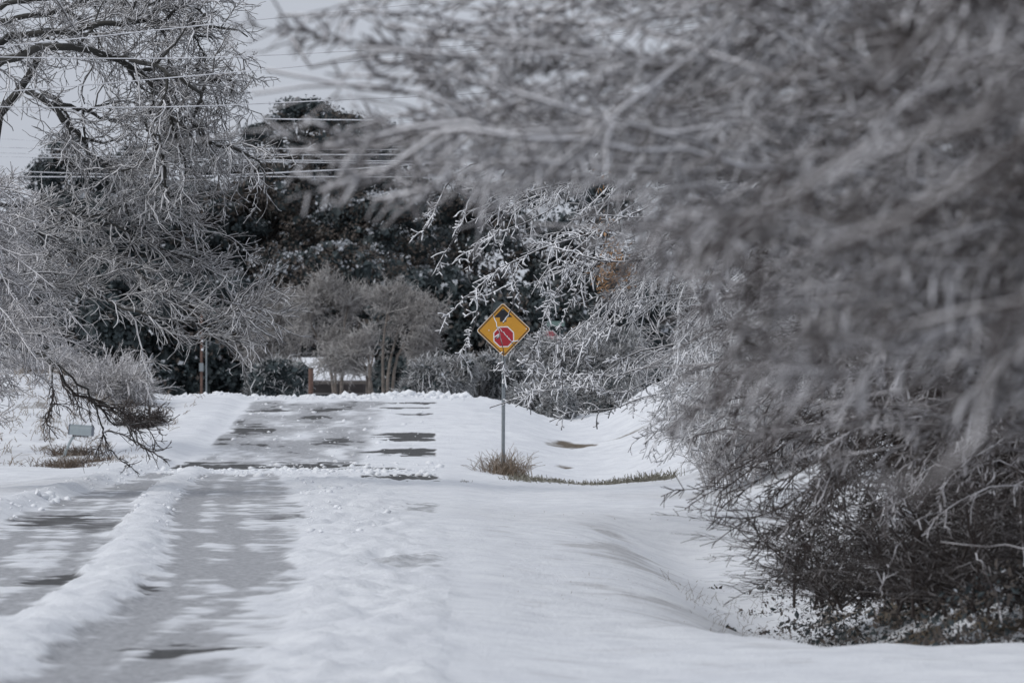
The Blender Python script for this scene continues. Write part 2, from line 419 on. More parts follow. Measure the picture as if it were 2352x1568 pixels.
# the verges: thin dirty snow, painted shading on the ditch's left bank, and bare earth showing through
n_a = fbm(GX * 1.5, GY * .4 + 31, 4); n_b = fbm(GX * 5, GY * 1.4 + 3, 4)
out = np.clip(sst(.1, .6, GX - re_) + sst(.2, .7, le_ - GX), 0, 1)
bank = np.exp(-((GX - ditch_x(GY) + 1.15) / .7) ** 2) * sst(29, 33, GY) * (1 - sst(50, 58, GY))  # greys the left ditch bank: its edge shading painted into the snow colour
SL = np.where(out > 0, np.maximum(SL, out * (bank * (.15 + .6 * (n_a - .4)) + .50 * sst(.40, .85, fbm(GX * 1.6 + 1.5 * fbm(GX, GY, 2) + 8, GY * 2.2, 5)) * (1 - sst(45, 68, GY)) + .2 * sst(.55, .75, n_a))), SL)
bare_g = np.zeros_like(GX)
for (x0, y0, sx, sy, a) in ((1.30, 91.6, .42, .9, 1.5), (1.75, 91.8, .25, .5, 1.0), (2.6, 92.3, .5, .35, .8), (1.05, 85.6, .3, .35, .9), (1.0, 64.4, .55, .22, .5), (2.6, 46.5, .25, .4, .5),
                            (2.6, 30.3, .85, .9, 1.0), (2.5, 33.2, .7, 1.2, 1.5), (2.0, 35.8, .25, .5, .6), (2.5, 33.0, .4, .9, .5)):
    wx = GX + .5 * (fbm(GX * 2.3 + 3, GY * 1.2, 3) - .5); wy = GY + 1.6 * (fbm(GX * 2.6 + 50, GY * 1.1, 3) - .5)
    g = np.exp(-((wx - x0) / sx) ** 2 - ((wy - y0) / sy) ** 2)
    bare_g = np.maximum(bare_g, g * a * (.35 + 1.1 * n_b))
left_dirt = sst(.9, 2.2, le_ - GX) * sst(72, 82, GY) * (1 - sst(101, 108, GY)) * sst(.50, .70, n_a * .6 + n_b * .4) * .6
right_dirt = sst(-.1, .9, GX - ditch_x(GY)) * sst(29, 31, GY) * (1 - sst(38, 44, GY)) * sst(.40, .58, n_b)
bare_g = np.maximum(bare_g, np.maximum(left_dirt, right_dirt))
is_v_road = (GX > le_) & (GX < re_)
BA = np.where(is_v_road, BA, np.clip(bare_g, 0, 1))
GZ = GZ - np.where(is_v_road, 0, .05 * np.clip(bare_g, 0, 1.3))

ny, nx = GX.shape
idx = np.arange(ny * nx).reshape(ny, nx)
quads = np.stack((idx[:-1, :-1], idx[:-1, 1:], idx[1:, 1:], idx[1:, :-1]), -1).reshape(-1, 4)
fcx = ((GX[:-1, :-1] + GX[1:, 1:]) / 2).ravel(); fcy = ((GY[:-1, :-1] + GY[1:, 1:]) / 2).ravel()
face_road = (fcx > left_edge(fcy)) & (fcx < right_edge(fcy)) & (fcy < 170)
VV = np.stack((GX.ravel(), GY.ravel(), GZ.ravel()), 1)
def sheet(name, sel, mat):
    q = quads[sel]; used = np.unique(q); remap = np.zeros(len(VV), int); remap[used] = np.arange(len(used))
    me = np_mesh(name, VV[used], remap[q], mat)
    for nm, arr in (("slush", SL), ("bare", BA)):
        a = me.attributes.new(nm, 'FLOAT', 'POINT'); a.data.foreach_set("value", arr.ravel()[used].astype(np.float32))
    return tag(link(name, me), kind="structure")
sheet("road", face_road, ground_material("road_snow_and_asphalt", True))
sheet("ground", ~face_road, ground_material("ground_snow", False))

def gz(x, y): return float(height(np.array([float(x)]), np.array([float(y)]))[0])

# clods of snow thrown up along the ridge, the berm and the crest
def clods():
    rng = np.random.default_rng(5)
    ico = bmesh.new(); bmesh.ops.create_icosphere(ico, subdivisions=1, radius=1)
    iv = np.array([v.co[:] for v in ico.verts]); it = np.array([[v.index for v in f.verts] for f in ico.faces]); ico.free()
    pts = []
    def put(x, y, s): pts.append(np.stack((x, y, s), 1))
    def sz(n, m): return np.clip(rng.lognormal(math.log(m * .75), .65, n), m * .25, m * 3)
    n = 200; y = 46 + 31 * rng.random(n); put(ridge_c(y) + rng.choice([-1, 1], n) * ridge_w(y) * rng.normal(1.05, .2, n), y, sz(n, .014))
    n = 300; y = 44 + 33 * rng.random(n); put(track_r(y) + np.abs(rng.normal(0, .55, n)) + .1, y, sz(n, .016))
    n = 380; put(rng.uniform(-6.6, -1.6, n), rng.normal(76.8, .8, n), sz(n, .022))
    n = 320; put(rng.uniform(-5.2, -1.4, n), 73 + rng.random(n) * 10, sz(n, .026))
    n = 700; put(rng.uniform(-9.0, -1.2, n), rng.normal(102.1, .5, n), sz(n, .03))
    n = 250; put(rng.uniform(-4.6, -1.0, n), rng.normal(102.3, .4, n), sz(n, .05))
    n = 200; y = 45 + 37 * rng.random(n); put(left_edge(y) + rng.normal(-.2, .2, n), y, sz(n, .025))
    n = 260; put(rng.uniform(-6.4, -2, n), rng.uniform(82, 100, n), sz(n, .018))
    p = np.concatenate(pts); n = len(p)
    z = height(p[:, 0], p[:, 1]) + masks(p[:, 0], p[:, 1])[2]
    J = 1 + .28 * rng.normal(size=(n, len(iv), 1))
    V = iv[None] * J * p[:, 2][:, None, None] * np.array([1.15, 1.15, .8])
    V = V + np.stack((p[:, 0], p[:, 1], z + p[:, 2] * .05), 1)[:, None, :]
    T = it[None] + (np.arange(n) * len(iv))[:, None, None]
    me = np_mesh("snow_clods", V.reshape(-1, 3), None, M_CLOD, T=T.reshape(-1, 3))
    tag(link("snow_clods", me), kind="stuff")
clods()

# ------------------------------------------------------------------ evergreen trees beyond the crest
def leaf_cloud(rng, blobs, per, size, colours, snow=0.35, flat=0.5):
    """leaf clumps spread on and in ellipsoid blobs; returns V, Q, material index.
    blobs rows: x,y,z,rx,ry,rz,kind ; colours: kind -> material slot; slot 2 = snow"""
    B = np.asarray(blobs, float); n = len(B)
    d = rng.normal(size=(n, per, 3)); d /= np.linalg.norm(d, axis=2, keepdims=True)
    r = rng.uniform(.55, 1.08, (n, per, 1)) ** .7
    c = B[:, None, :3] + d * r * B[:, None, 3:6]
    nrm = d + rng.normal(0, .6, d.shape); nrm /= np.linalg.norm(nrm, axis=2, keepdims=True)
    rv = rng.normal(size=d.shape); a = np.cross(nrm, rv); a /= np.linalg.norm(a, axis=2, keepdims=True); b = np.cross(nrm, a)
    s = size * rng.uniform(.5, 1.4, (n, per, 1))
    q = np.stack((c - a * s, c - b * s * .7 + nrm * s * .25, c + a * s, c + b * s * .7 + nrm * s * .25), 2)
    N = n * per
    V = q.reshape(-1, 3); Q = np.arange(N * 4).reshape(-1, 4)
    kind = np.repeat(B[:, 6].astype(int), per)
    mi = np.array(colours)[kind]
    flip = rng.random(N) < .10; mi = np.where(flip, rng.choice(colours, N), mi)
    up = d[:, :, 2].ravel(); clump = np.repeat(rng.random(n) ** 2, per)
    cc = c.reshape(-1, 3); sp = fbm(cc[:, 0] / size * .22 + cc[:, 1] * .3, cc[:, 2] / size * .35, 2)
    sn = (up > .1) & (rng.random(N) < snow * 3.4 * np.clip(up + .2, 0, 1) * sst(.5, .7, sp) * (.4 + clump))
    mi = np.where(sn, 2, mi)
    return V, Q, mi

def evergreen(px, py_top, w, Y, label, group, seed, brown=0.4, per=190, nb=70, gap=1.0, z0=None, snow=.5, size=.11):
    rng = np.random.default_rng(seed)
    top = at(px, py_top, Y); wid = w / F * Y / 2
    g = gz(top[0], Y)
    H = top[2] - g
    root = thing("evergreen_tree", label, "tree", (top[0], Y, g), group)
    P = np.array(root.location)
    tr = curve([(0, 0, -.3), (rng.normal(0, .15), 0, H * .35), (rng.normal(0, .3), 0, H * .85)], 8)
    t = Tubes(); t.add((tr + P)[None], np.linspace(.32, .06, 8)[None], 8); t.build("trunk", M_BARKD, root)
    lm = []
    blobs = []
    zlo = H * .10 if z0 is None else z0
    for i in range(nb):
        u = rng.random()
        z = zlo + (H - zlo) * u ** .95
        prof = min(1.0, 1.45 * (1 - (abs(u - .42) / .62) ** 2.4)) if u > .42 else (.72 + .28 * u / .42)
        prof = max(.18, prof)
        a = rng.uniform(0, 2 * np.pi); rr = wid * prof * math.sqrt(rng.random()) * .95
        s = rng.uniform(.55, 1.25) * min(1.1, .45 + wid * .22)
        if z + s * .6 > H: z = H - s * .6
        c = np.array([math.cos(a) * rr, math.sin(a) * rr, z])
        blobs.append([*(c), s * 1.15, s * 1.15, s * .72, int(rng.random() < brown)])
        if i % 3 == 0:
            lm.append(curve([(0, 0, max(.5, z - rr * .6 - .3)), c * (.55, .55, 1) + (0, 0, -.25), c], 5))
    t = Tubes(); t.add(np.array(lm) + P, np.tile(np.linspace(.09, .03, 5), (len(lm), 1)), 4); tag(t.build("limbs", M_BARKD, root), kind="stuff")
    V, Q, mi = leaf_cloud(rng, blobs, per, size, [0, 1], snow)
    B = np.array(blobs); B[:, 3:6] *= .62; B[:, 6] = 0
    V2, Q2, m2 = leaf_cloud(rng, B, 16, .34, [0, 0], 0)
    V, Q, mi = np.concatenate((V, V2)), np.concatenate((Q, Q2 + len(V))), np.concatenate((mi, m2 * 0))
    o = link("crown", np_mesh("crown", V, Q, [M_LEAFG, M_LEAFB, M_SNOWLEAF], mi, smooth=False), root)
    o["kind"] = "stuff"
    return root

GE = "tall evergreen trees beyond the crest of the road"
evergreen(690, 228, 430, 225, "tallest dark evergreen with a flat broad top against the sky, mid picture", GE, 1, .45, nb=150, per=300, size=.078)
evergreen(610, 345, 380, 216, "broad brownish evergreen standing in front of the tallest flat-topped one", GE, 2, .75, nb=110, per=310, size=.088)
evergreen(820, 262, 240, 229, "second peak of the skyline, an evergreen close right of the tallest one", GE, 20, .4, nb=75, per=260, size=.08)
evergreen(950, 300, 330, 235, "gappy evergreen with sky showing through, right of the tallest evergreen", GE, 3, .3, nb=60, per=330, size=.08)
evergreen(880, 440, 330, 212, "evergreen with snow-flecked clumps above the grey bare trees", GE, 4, .5, nb=105, snow=.9, per=310, size=.088)
evergreen(1080, 440, 300, 218, "dark evergreen rising behind the stop ahead sign", GE, 5, .5, nb=100, per=310, size=.088)
evergreen(160, 308, 210, 230, "leftmost dark evergreen behind the bare oak", GE, 6, .2, nb=75)
evergreen(300, 330, 200, 236, "narrow evergreen second from the left, behind the oak limbs", GE, 7, .2, nb=70)
evergreen(400, 288, 170, 228, "pointed evergreen third from the left, behind hanging oak limbs", GE, 8, .2, nb=75)
evergreen(430, 420, 280, 214, "bluish dark evergreen filling the gap left of the tallest one", GE, 9, .25, nb=95, snow=.5)
evergreen(180, 440, 380, 212, "low wide evergreen hidden behind the frosted thicket at left", GE, 10, .3, nb=90, per=130, size=.13)
evergreen(1330, 400, 380, 228, "evergreen mostly hidden by the iced branches right of the sign", GE, 11, .3, nb=100, snow=.5, per=130, size=.13)
evergreen(760, 560, 460, 205, "low brown-leaved evergreen just above the grey bare trees", GE, 12, .7, nb=100, snow=.8, per=310, size=.088)
evergreen(520, 640, 330, 200, "shadowed evergreen at the end of the road, behind the slim poles", GE, 13, .15, nb=110, snow=.15, per=130, size=.13)
evergreen(300, 600, 300, 198, "dark evergreen low behind the frosted shrubs at left", GE, 14, .15, nb=90, snow=.2, per=130, size=.13)
evergreen(1020, 620, 330, 200, "shadowed evergreen right of the grey bare trees", GE, 15, .25, nb=100, snow=.25, per=130, size=.13)
evergreen(1400, 640, 500, 200, "low dark evergreen behind the icy hedge", GE, 16, .25, nb=100, snow=.25, per=130, size=.13)
evergreen(1200, 660, 300, 196, "short dark evergreen seen under the stop ahead sign", GE, 17, .25, nb=80, snow=.25, per=130, size=.13)
evergreen(760, 720, 360, 207, "shaded evergreen standing behind the snow-roofed house", GE, 18, .25, nb=80, snow=.1, per=130, size=.13)
# ------------------------------------------------------------------ house, posts
def box_bm(bm, x0, x1, y0, y1, z0, z1):
    vs = [bm.verts.new(p) for p in ((x0, y0, z0), (x1, y0, z0), (x1, y1, z0), (x0, y1, z0), (x0, y0, z1), (x1, y0, z1), (x1, y1, z1), (x0, y1, z1))]
    for f in ((0, 3, 2, 1), (4, 5, 6, 7), (0, 1, 5, 4), (1, 2, 6, 5), (2, 3, 7, 6), (3, 0, 4, 7)): bm.faces.new([vs[i] for i in f])
def bm_obj(name, bm, mat, parent=None, smooth=False, bevel=0):
    if bevel: bmesh.ops.bevel(bm, geom=bm.edges[:], offset=bevel, segments=2, affect='EDGES')
    bmesh.ops.recalc_face_normals(bm, faces=bm.faces[:])
    me = bpy.data.meshes.new(name); bm.to_mesh(me); bm.free(); me.materials.append(mat)
    if smooth:
        for p in me.polygons: p.use_smooth = True
    return link(name, me, parent)

M_SIDING = simple("dark_brown_siding", (0.06, 0.052, 0.05), 0.8, 0.25, 2)
M_ROOFSNOW = simple("roof_snow", (0.84, 0.86, 0.9), 0.7, 0.05, 1)
M_GLASS = simple("dark_glass", (0.02, 0.025, 0.03), 0.1, 0.2, 1)
M_TRIM = simple("grey_trim", (0.16, 0.15, 0.145), 0.7, 0.2, 2)
M_FASCIA = simple("dark_fascia", (0.08, 0.07, 0.065), 0.7, 0.2, 2)
def house():
    Yh = 190.0
    x0, x1 = -10.4, -7.0
    eave, ridge = EYE + (880 - 869) / F * Yh, EYE + (880 - 830) / F * (Yh + 4)
    g = gz(-6, Yh)
    r = thing("house", "low dark house with a snow-covered roof behind the grey bare trees", "house", (x0, Yh, g))
    W = x1 - x0; he = eave - g; hr = ridge - g; D = 8.0
    bm = bmesh.new()
    f = [(0, 0, 0), (W, 0, 0), (W, 0, he), (0, 0, he)]; k = [(0, D, 0), (W, D, 0), (W, D, he), (0, D, he)]
    a = [bm.verts.new(p) for p in f]; b = [bm.verts.new(p) for p in k]
    g1 = bm.verts.new((0, D / 2, hr - .12)); g2 = bm.verts.new((W, D / 2, hr - .12))
    bm.faces.new(a); bm.faces.new(b[::-1]); bm.faces.new([a[0], a[3], g1, b[3], b[0]]); bm.faces.new([a[1], b[1], b[2], g2, a[2]])
    bm_obj("wall", bm, M_SIDING, r)
    bm = bmesh.new(); o_ = .45
    pr = [(-o_ - 0, he - .1), (D / 2, hr), (D + o_, he - .1), (D + o_, he + .08), (D / 2, hr + .2), (-o_, he + .08)]
    A = [bm.verts.new((-.4, y, z)) for y, z in pr]; B = [bm.verts.new((W + .4, y, z)) for y, z in pr]
    for i in range(6): bm.faces.new([A[i], A[(i + 1) % 6], B[(i + 1) % 6], B[i]])
    bm.faces.new([A[0], A[1], A[4], A[5]]); bm.faces.new([A[1], A[2], A[3], A[4]]); bm.faces.new([B[0], B[5], B[4], B[1]]); bm.faces.new([B[1], B[4], B[3], B[2]])
    bm_obj("roof", bm, M_ROOFSNOW, r)
    bm = bmesh.new(); box_bm(bm, -.4, W + .4, -o_ - .04, -o_ - .005, he - .26, he - .09); bm_obj("fascia", bm, M_FASCIA, r)
    bm = bmesh.new(); box_bm(bm, 2.6, 3.5, -.05, -.004, .1, 2.05); d = bm_obj("door", bm, M_TRIM, r)
    bm = bmesh.new(); box_bm(bm, 3.36, 3.42, -.11, -.052, .95, 1.08); bm_obj("handle", bm, M_GLASS, d)
    for wx in (1.0,):
        bm = bmesh.new()
        for b4 in ((wx, wx + 1.2, 1.0, 1.08), (wx, wx + 1.2, 1.98, 2.06), (wx, wx + .08, 1.081, 1.979), (wx + 1.12, wx + 1.2, 1.081, 1.979)):
            box_bm(bm, b4[0], b4[1], -.06, -.004, b4[2], b4[3])
        w = bm_obj("window", bm, M_TRIM, r)
        bm = bmesh.new(); box_bm(bm, wx + .081, wx + 1.119, -.03, -.012, 1.081, 1.979); bm_obj("pane", bm, M_GLASS, w)
house()

M_REDWOOD = simple("reddish_wood", (0.12, 0.07, 0.055), 0.8, 0.3, 6)
M_SNOWCAP = simple("snow_cap", (0.8, 0.82, 0.86), 0.8, 0.05, 5)
M_METAL = simple("galvanised_steel", (0.23, 0.255, 0.27), 0.45, 0.12, 20, 0.5)
def pole(name, label, cat, px, Y, py_top, r0, r1, mat, extra=None):
    p = at(px, py_top, Y); g = gz(p[0], Y)
    root = thing(name, label, cat, (p[0], Y, g))
    t = Tubes(); zz = np.linspace(-.4, p[2] - g, 6)
    q = np.stack((np.full(6, p[0]), np.full(6, Y), g + zz), 1)
    t.add(q[None], np.linspace(r0, r1, 6)[None], 10); t.build("shaft", mat, root)
    if extra: extra(root, p[2] - g)
    return root
def post_cap(root, h):
    bm = bmesh.new(); bmesh.ops.create_uvsphere(bm, u_segments=10, v_segments=6, radius=.085, matrix=Matrix.Translation((0, 0, h + .008)) @ Matrix.Diagonal((1, 1, .35, 1)))
    bm_obj("cap", bm, M_FASCIA, root, True)
pole("wooden_post", "stout reddish wooden post standing before the snow-roofed house", "post", 714, 122, 846, .085, .075, M_REDWOOD, post_cap)
def slim_fit(root, h):
    bm = bmesh.new(); box_bm(bm, -.09, .09, -.16, -.058, 3.0, 3.35); bm_obj("meter_box", bm, M_METAL, root, bevel=.01)
    for z in (3.9, 4.25):
        bm = bmesh.new(); bmesh.ops.create_uvsphere(bm, u_segments=8, v_segments=6, radius=.05, matrix=Matrix.Translation((.04, -.09, z))); bm_obj("insulator", bm, M_SNOWCAP, root, True)
pole("utility_pole", "slim reddish pole with two white insulators at the end of the road", "pole", 463, 168, 690, .06, .05, M_REDWOOD, slim_fit)
pole("metal_pipe", "thin grey pipe standing beside the slim reddish pole", "pipe", 474, 168.6, 780, .032, .032, M_METAL, lambda r, h: None)

# ------------------------------------------------------------------ grey bare trees and hedge
def twig_cloud(rng, blobs, n, L, K, r, upb=.5, wig=.25, droop=0.0):
    B = np.asarray(blobs, float)
    vol = B[:, 3] * B[:, 4] * B[:, 5]; i = rng.choice(len(B), n, p=vol / vol.sum())
    d = rng.normal(size=(n, 3)); d /= np.linalg.norm(d, axis=1, keepdims=True)
    rr = rng.uniform(.25, .92, (n, 1)) ** .6
    S = B[i, :3] + d * rr * B[i, 3:6]
    D = d * .8 + rng.normal(0, .45, (n, 3)) + np.array([0, 0, upb]); D /= np.linalg.norm(D, axis=1, keepdims=True)
    le = (L * np.clip(rng.normal(1, .35, n), .3, 2))[:, None] / (K - 1)
    P = np.empty((n, K, 3)); P[:, 0] = S
    for k in range(1, K):
        P[:, k] = P[:, k - 1] + D * le; D = D + rng.normal(0, wig, (n, 3)) + (0, 0, -droop); D /= np.linalg.norm(D, axis=1, keepdims=True)
    return P, np.linspace(r[0], r[1], K)[None] * np.clip(rng.normal(1, .25, n), .5, 1.8)[:, None]

def grow(rng, t, P, spec, S_first=4):
    """repeated sprouting; spec rows of keyword dicts; all but the parents are added to t"""
    cur = P
    allp = [P]
    for i, sp in enumerate(spec):
        sp = dict(sp); n = sp.pop("n"); src = sp.pop("src", "last")
        par = cur if src == "last" else np.concatenate([resamp(a, 6) for a in allp])
        C, R = sprout(rng, par, n, **sp)
        t.add(C, R, S_first if i == 0 else 3)
        allp.append(C); cur = C
    return allp

def bare_tree(label, stems, blobs, Y, seed, n=5200, r=(.012, .008)):
    """stems: list of pixel polylines; blobs: px, py, rx, ry in pixels"""
    rng = np.random.default_rng(seed)
    s = Y / F
    x0 = at(stems[0][0][0], stems[0][0][1], Y)[0]; g = gz(x0, Y)
    root = thing("bare_tree", label, "tree", (x0, Y, g), "grey bare trees beyond the crest")
    for st in stems:
        pts = [at(px, py, Y + rng.normal(0, .25)) for px, py in st]
        pts = [np.array([pts[0][0], pts[0][1], g - .2])] + pts[1:] if st[0][1] >= 912 else pts
        c = curve(pts, 9, rng, .03)
        t = Tubes(); t.add(c[None], np.linspace(.11, .035, 9)[None], 7); t.build("trunk", M_BARKG, root)
    bl = []
    for (px, py, rx, ry) in blobs:
        c = at(px, py, Y + rng.normal(0, .5))
        for k in range(9):
            d = rng.normal(size=3); d /= np.linalg.norm(d)
            f = rng.uniform(.4, .8)
            bl.append([c[0] + d[0] * rx * s * f, c[1] + d[1] * rx * s * f, c[2] + d[2] * ry * s * f, rx * s * .5, rx * s * .5, ry * s * .5])
    t = Tubes()
    tops = [at(*st[-1], Y) for st in stems] + [at(*st[-2], Y) for st in stems]
    lm = []
    for b in bl:
        for k in range(3):
            d = rng.normal(size=3); d /= np.linalg.norm(d)
            e = np.array(b[:3]) + d * np.array(b[3:6]) * rng.uniform(.5, 1.25); a = min(tops, key=lambda q: np.linalg.norm(q - e) + rng.random() * .5)
            lm.append(curve([a, a * .45 + e * .55 + rng.normal(0, .1, 3) + (0, 0, .12 * np.linalg.norm(e - a)), e], 7, rng, .03))
    lm = np.array(lm)
    t.add(lm, np.tile(np.linspace(.026, .009, 7), (len(lm), 1)), 4)
    grow(rng, t, lm, [dict(n=n // 6, L=.62, K=4, ang=(30, 75), wig=.2, droop=.03, r=(r[0], r[1]), t=(.35, 1)),
                      dict(n=int(n * .88), L=.30, K=3, ang=(30, 80), wig=.22, droop=.05, r=(r[0] * .85, r[1] * .8), t=(.1, 1))])
    t.build("twigs", M_GREYTWIG, root, "stuff")
bare_tree("grey bare tree with the tall rounded crown, before the house", [[(770, 915), (760, 850), (735, 790), (715, 745)], [(790, 915), (783, 850), (790, 760), (800, 700)], [(776, 915), (768, 850), (748, 800), (730, 770)]],
          [(800, 690, 75, 72), (735, 745, 66, 55), (735, 675, 70, 50), (765, 790, 45, 35), (690, 690, 45, 40)], 172, 31, 7600)
bare_tree("grey bare tree spreading widest, left of the snowy roof", [[(712, 915), (700, 850), (668, 790), (640, 760)], [(700, 915), (690, 850), (690, 790), (700, 740)]],
          [(640, 715, 75, 55), (600, 760, 55, 60), (665, 780, 60, 55), (640, 690, 50, 40), (575, 720, 40, 40), (590, 800, 40, 45), (650, 830, 40, 35)], 176, 32, 7400)
bare_tree("small grey bare tree with the low round crown, before the roof", [[(846, 915), (848, 860), (844, 810)], [(862, 915), (852, 865), (858, 815)], [(852, 915), (842, 860), (830, 815)]],
          [(840, 782, 52, 48), (820, 810, 36, 32), (755, 838, 36, 22), (800, 842, 30, 18)], 166, 33, 3600)
bare_tree("rightmost grey bare tree with a leaning forked trunk", [[(885, 915), (893, 850), (905, 800), (918, 745)], [(893, 915), (905, 855), (925, 800), (945, 760)], [(878, 915), (880, 850), (878, 800), (890, 720)]],
          [(965, 735, 62, 60), (925, 690, 55, 45), (985, 780, 45, 45), (900, 740, 45, 50), (1005, 720, 40, 45), (960, 810, 40, 30), (880, 680, 45, 40)], 170, 34, 7400)

def bush(name, label, cat, group, blobs, Y, seed, n, L, r, mat, leaves=0, leaf_mats=None, depth=1.2, upb=.12, snow=.45, size=.045):
    rng = np.random.default_rng(seed); s = Y / F
    c0 = at(blobs[0][0], blobs[0][1], Y); g = gz(c0[0], Y)
    root = thing(name, label, cat, (c0[0], Y, g), group)
    bl = []
    for (px, py, rx, ry) in blobs:
        c = at(px, py, Y + rng.normal(0, depth * .3))
        for k in range(7):
            d = rng.normal(size=3); d /= np.linalg.norm(d); f = rng.uniform(.3, .8)
            bl.append([c[0] + d[0] * rx * s * f, c[1] + d[1] * depth * f, c[2] + d[2] * ry * s * f, rx * s * .55, depth * .5, ry * s * .55])
    t = Tubes(); st = []
    for b in bl[::2]:
        e = np.array(b[:3]); a = np.array([c0[0] + (e[0] - c0[0]) * .4, Y, g - .1])
        st.append(curve([a, a * .4 + e * .6 + rng.normal(0, .08, 3), e], 6))
    t.add(np.array(st), np.tile(np.linspace(.035, .012, 6), (len(st), 1)), 5); t.build("stems", M_STEM, root, "stuff")
    t = Tubes()
    t.add(*twig_cloud(rng, bl, n // 8, L * 1.5, 6, (r[0] * 1.2, r[1]), upb, .4, .12))
    t.add(*twig_cloud(rng, bl, int(n * 1.5), L * .75, 2, r, 0.05, .5))
    t.build("twigs", mat, root, "stuff")
    if leaves:
        bl2 = [b + [int(rng.random() < .4)] for b in bl]
        V, Q, mi = leaf_cloud(rng, bl2, leaves, size, [0, 1], snow)
        o = link("leaves", np_mesh("leaves", V - np.array(root.location), Q, leaf_mats, mi, smooth=False), root); o["kind"] = "stuff"
    return root
HG = "icy bushes along the verge behind the sign"
LM = [M_LEAFG, M_FROSTLEAF, M_SNOWLEAF]
bush("icy_bush", "pale icy bush left of the sign post with long arching sprays", "bush", HG, [(985, 880, 50, 40), (1045, 865, 50, 40), (955, 895, 36, 26), (1010, 848, 26, 22), (1065, 838, 26, 24)], 112, 41, 5200, .26, (.011, .008), M_HEDGE, 190, LM)
bush("icy_bush", "pale icy bush directly behind the sign post", "bush", HG, [(1110, 880, 55, 42), (1165, 870, 50, 40), (1120, 842, 28, 26), (1185, 838, 26, 26)], 114, 42, 4200, .26, (.011, .008), M_HEDGE, 230, LM)
bush("leafy_bush", "dark leafy bush with icy edges right of the sign post", "bush", HG, [(1220, 915, 60, 48), (1280, 925, 60, 48)], 111, 43, 3000, .24, (.010, .008), M_HEDGE, 330, LM, snow=.55)
bush("leafy_bush", "dark leafy bush in the hollow behind the hanging iced twigs", "bush", HG, [(1340, 925, 60, 50), (1410, 915, 60, 50)], 113, 44, 3000, .24, (.010, .008), M_HEDGE, 330, LM, snow=.55)
bush("icy_bush", "tall frosted bush rising behind the leafy dark bushes", "bush", HG, [(1260, 830, 70, 60), (1350, 820, 80, 65), (1440, 830, 60, 60)], 119, 45, 5200, .3, (.012, .009), M_HEDGE, 190, LM)
bush("evergreen_bush", "dark rounded evergreen bush with frost on its left, beside the house", "bush", None, [(640, 880, 60, 50), (600, 880, 45, 40), (680, 880, 35, 45), (640, 850, 45, 30)], 150, 46, 1400, .4, (.012, .009), M_HEDGE, 420, [M_LEAFG, M_LEAFG, M_FROSTLEAF], depth=1.2, snow=.35, size=.12)

bush("evergreen_bush", "dark evergreen bush behind the forked trunk at the house's right end", "bush", None, [(900, 875, 45, 50), (950, 870, 45, 55), (925, 840, 40, 40)], 182, 47, 600, .4, (.012, .009), M_GREYTWIG, 520, [M_LEAFG, M_LEAFG, M_FROSTLEAF], depth=1.2, snow=.1, size=.13)  # dark leafy mass added in place of the continuing dark house wall

# ------------------------------------------------------------------ far stop sign with street-name blades
M_RED = simple("sign_red", (0.36, 0.018, 0.03), 0.45, 0.08, 5)
M_REDF = simple("sign_red_frosted", (0.26, 0.07, 0.08), 0.5, 0.35, 9)
M_WHITE = simple("sign_white", (0.78, 0.78, 0.78), 0.5, 0.04, 5)
M_YEL = simple("sign_yellow", (0.56, 0.27, 0.025), 0.5, 0.06, 4)
M_BLACK = simple("sign_black", (0.012, 0.012, 0.016), 0.5, 0.1, 5)
M_GREEN = simple("sign_green", (0.12, 0.18, 0.165), 0.5, 0.1, 5)
def prism(name, pts, y0, y1, mat, parent, holes=None):
    bm = bmesh.new()
    a = [bm.verts.new((x, y0, z)) for x, z in pts]; b = [bm.verts.new((x, y1, z)) for x, z in pts]
    n = len(pts)
    if holes is None:
        bm.faces.new(a); bm.faces.new(b[::-1])
        for i in range(n): bm.faces.new([a[i], b[i], b[(i + 1) % n], a[(i + 1) % n]])
    else:
        c = [bm.verts.new((x, y0, z)) for x, z in holes]; d = [bm.verts.new((x, y1, z)) for x, z in holes]
        for i in range(n):
            j = (i + 1) % n
            bm.faces.new([a[i], a[j], c[j], c[i]]); bm.faces.new([b[j], b[i], d[i], d[j]])
            bm.faces.new([a[i], b[i], b[j], a[j]]); bm.faces.new([c[j], d[j], d[i], c[i]])
    return bm_obj(name, bm, mat, parent)
def octa(r, cz=0): return [(r * math.cos(math.pi / 8 + i * math.pi / 4), cz + r * math.sin(math.pi / 8 + i * math.pi / 4)) for i in range(8)]
def far_stop():
    Y = 165.0; p = at(1262, 780, Y); g = gz(p[0], Y); h = p[2] - g
    r = thing("stop_sign", "distant red octagonal stop sign glimpsed through the iced twigs", "stop sign", (p[0], Y, g))
    t = Tubes(); q = np.array([[p[0], Y, g - .3], [p[0], Y, g + h / 2], [p[0], Y, g + h + .95]]); t.add(q[None], np.full((1, 3), .03), 8); t.build("post", M_METAL, r)
    pl = prism("plate", octa(.40, h), -.045, -.035, M_WHITE, r)
    prism("face", octa(.375, h), -.05, -.0455, M_REDF, pl)
    fc = bpy.data.curves.new("lettering", 'FONT'); fc.body = "STOP"; fc.size = .34; fc.align_x = 'CENTER'; fc.align_y = 'CENTER'; fc.extrude = .001
    tmp = link("lettering_curve", fc); bpy.context.view_layer.update()
    me = bpy.data.meshes.new_from_object(tmp.evaluated_get(bpy.context.evaluated_depsgraph_get())); bpy.data.objects.remove(tmp)
    me.materials.clear(); me.materials.append(M_WHITE)
    o = link("lettering", me, pl); o.rotation_euler = (math.pi / 2, 0, 0); o.location = (0, -.053, h)
    bm = bmesh.new(); box_bm(bm, -.10, .62, -.02, .02, h + .55, h + .76); bm_obj("name_blade", bm, M_GREEN, r)
far_stop()

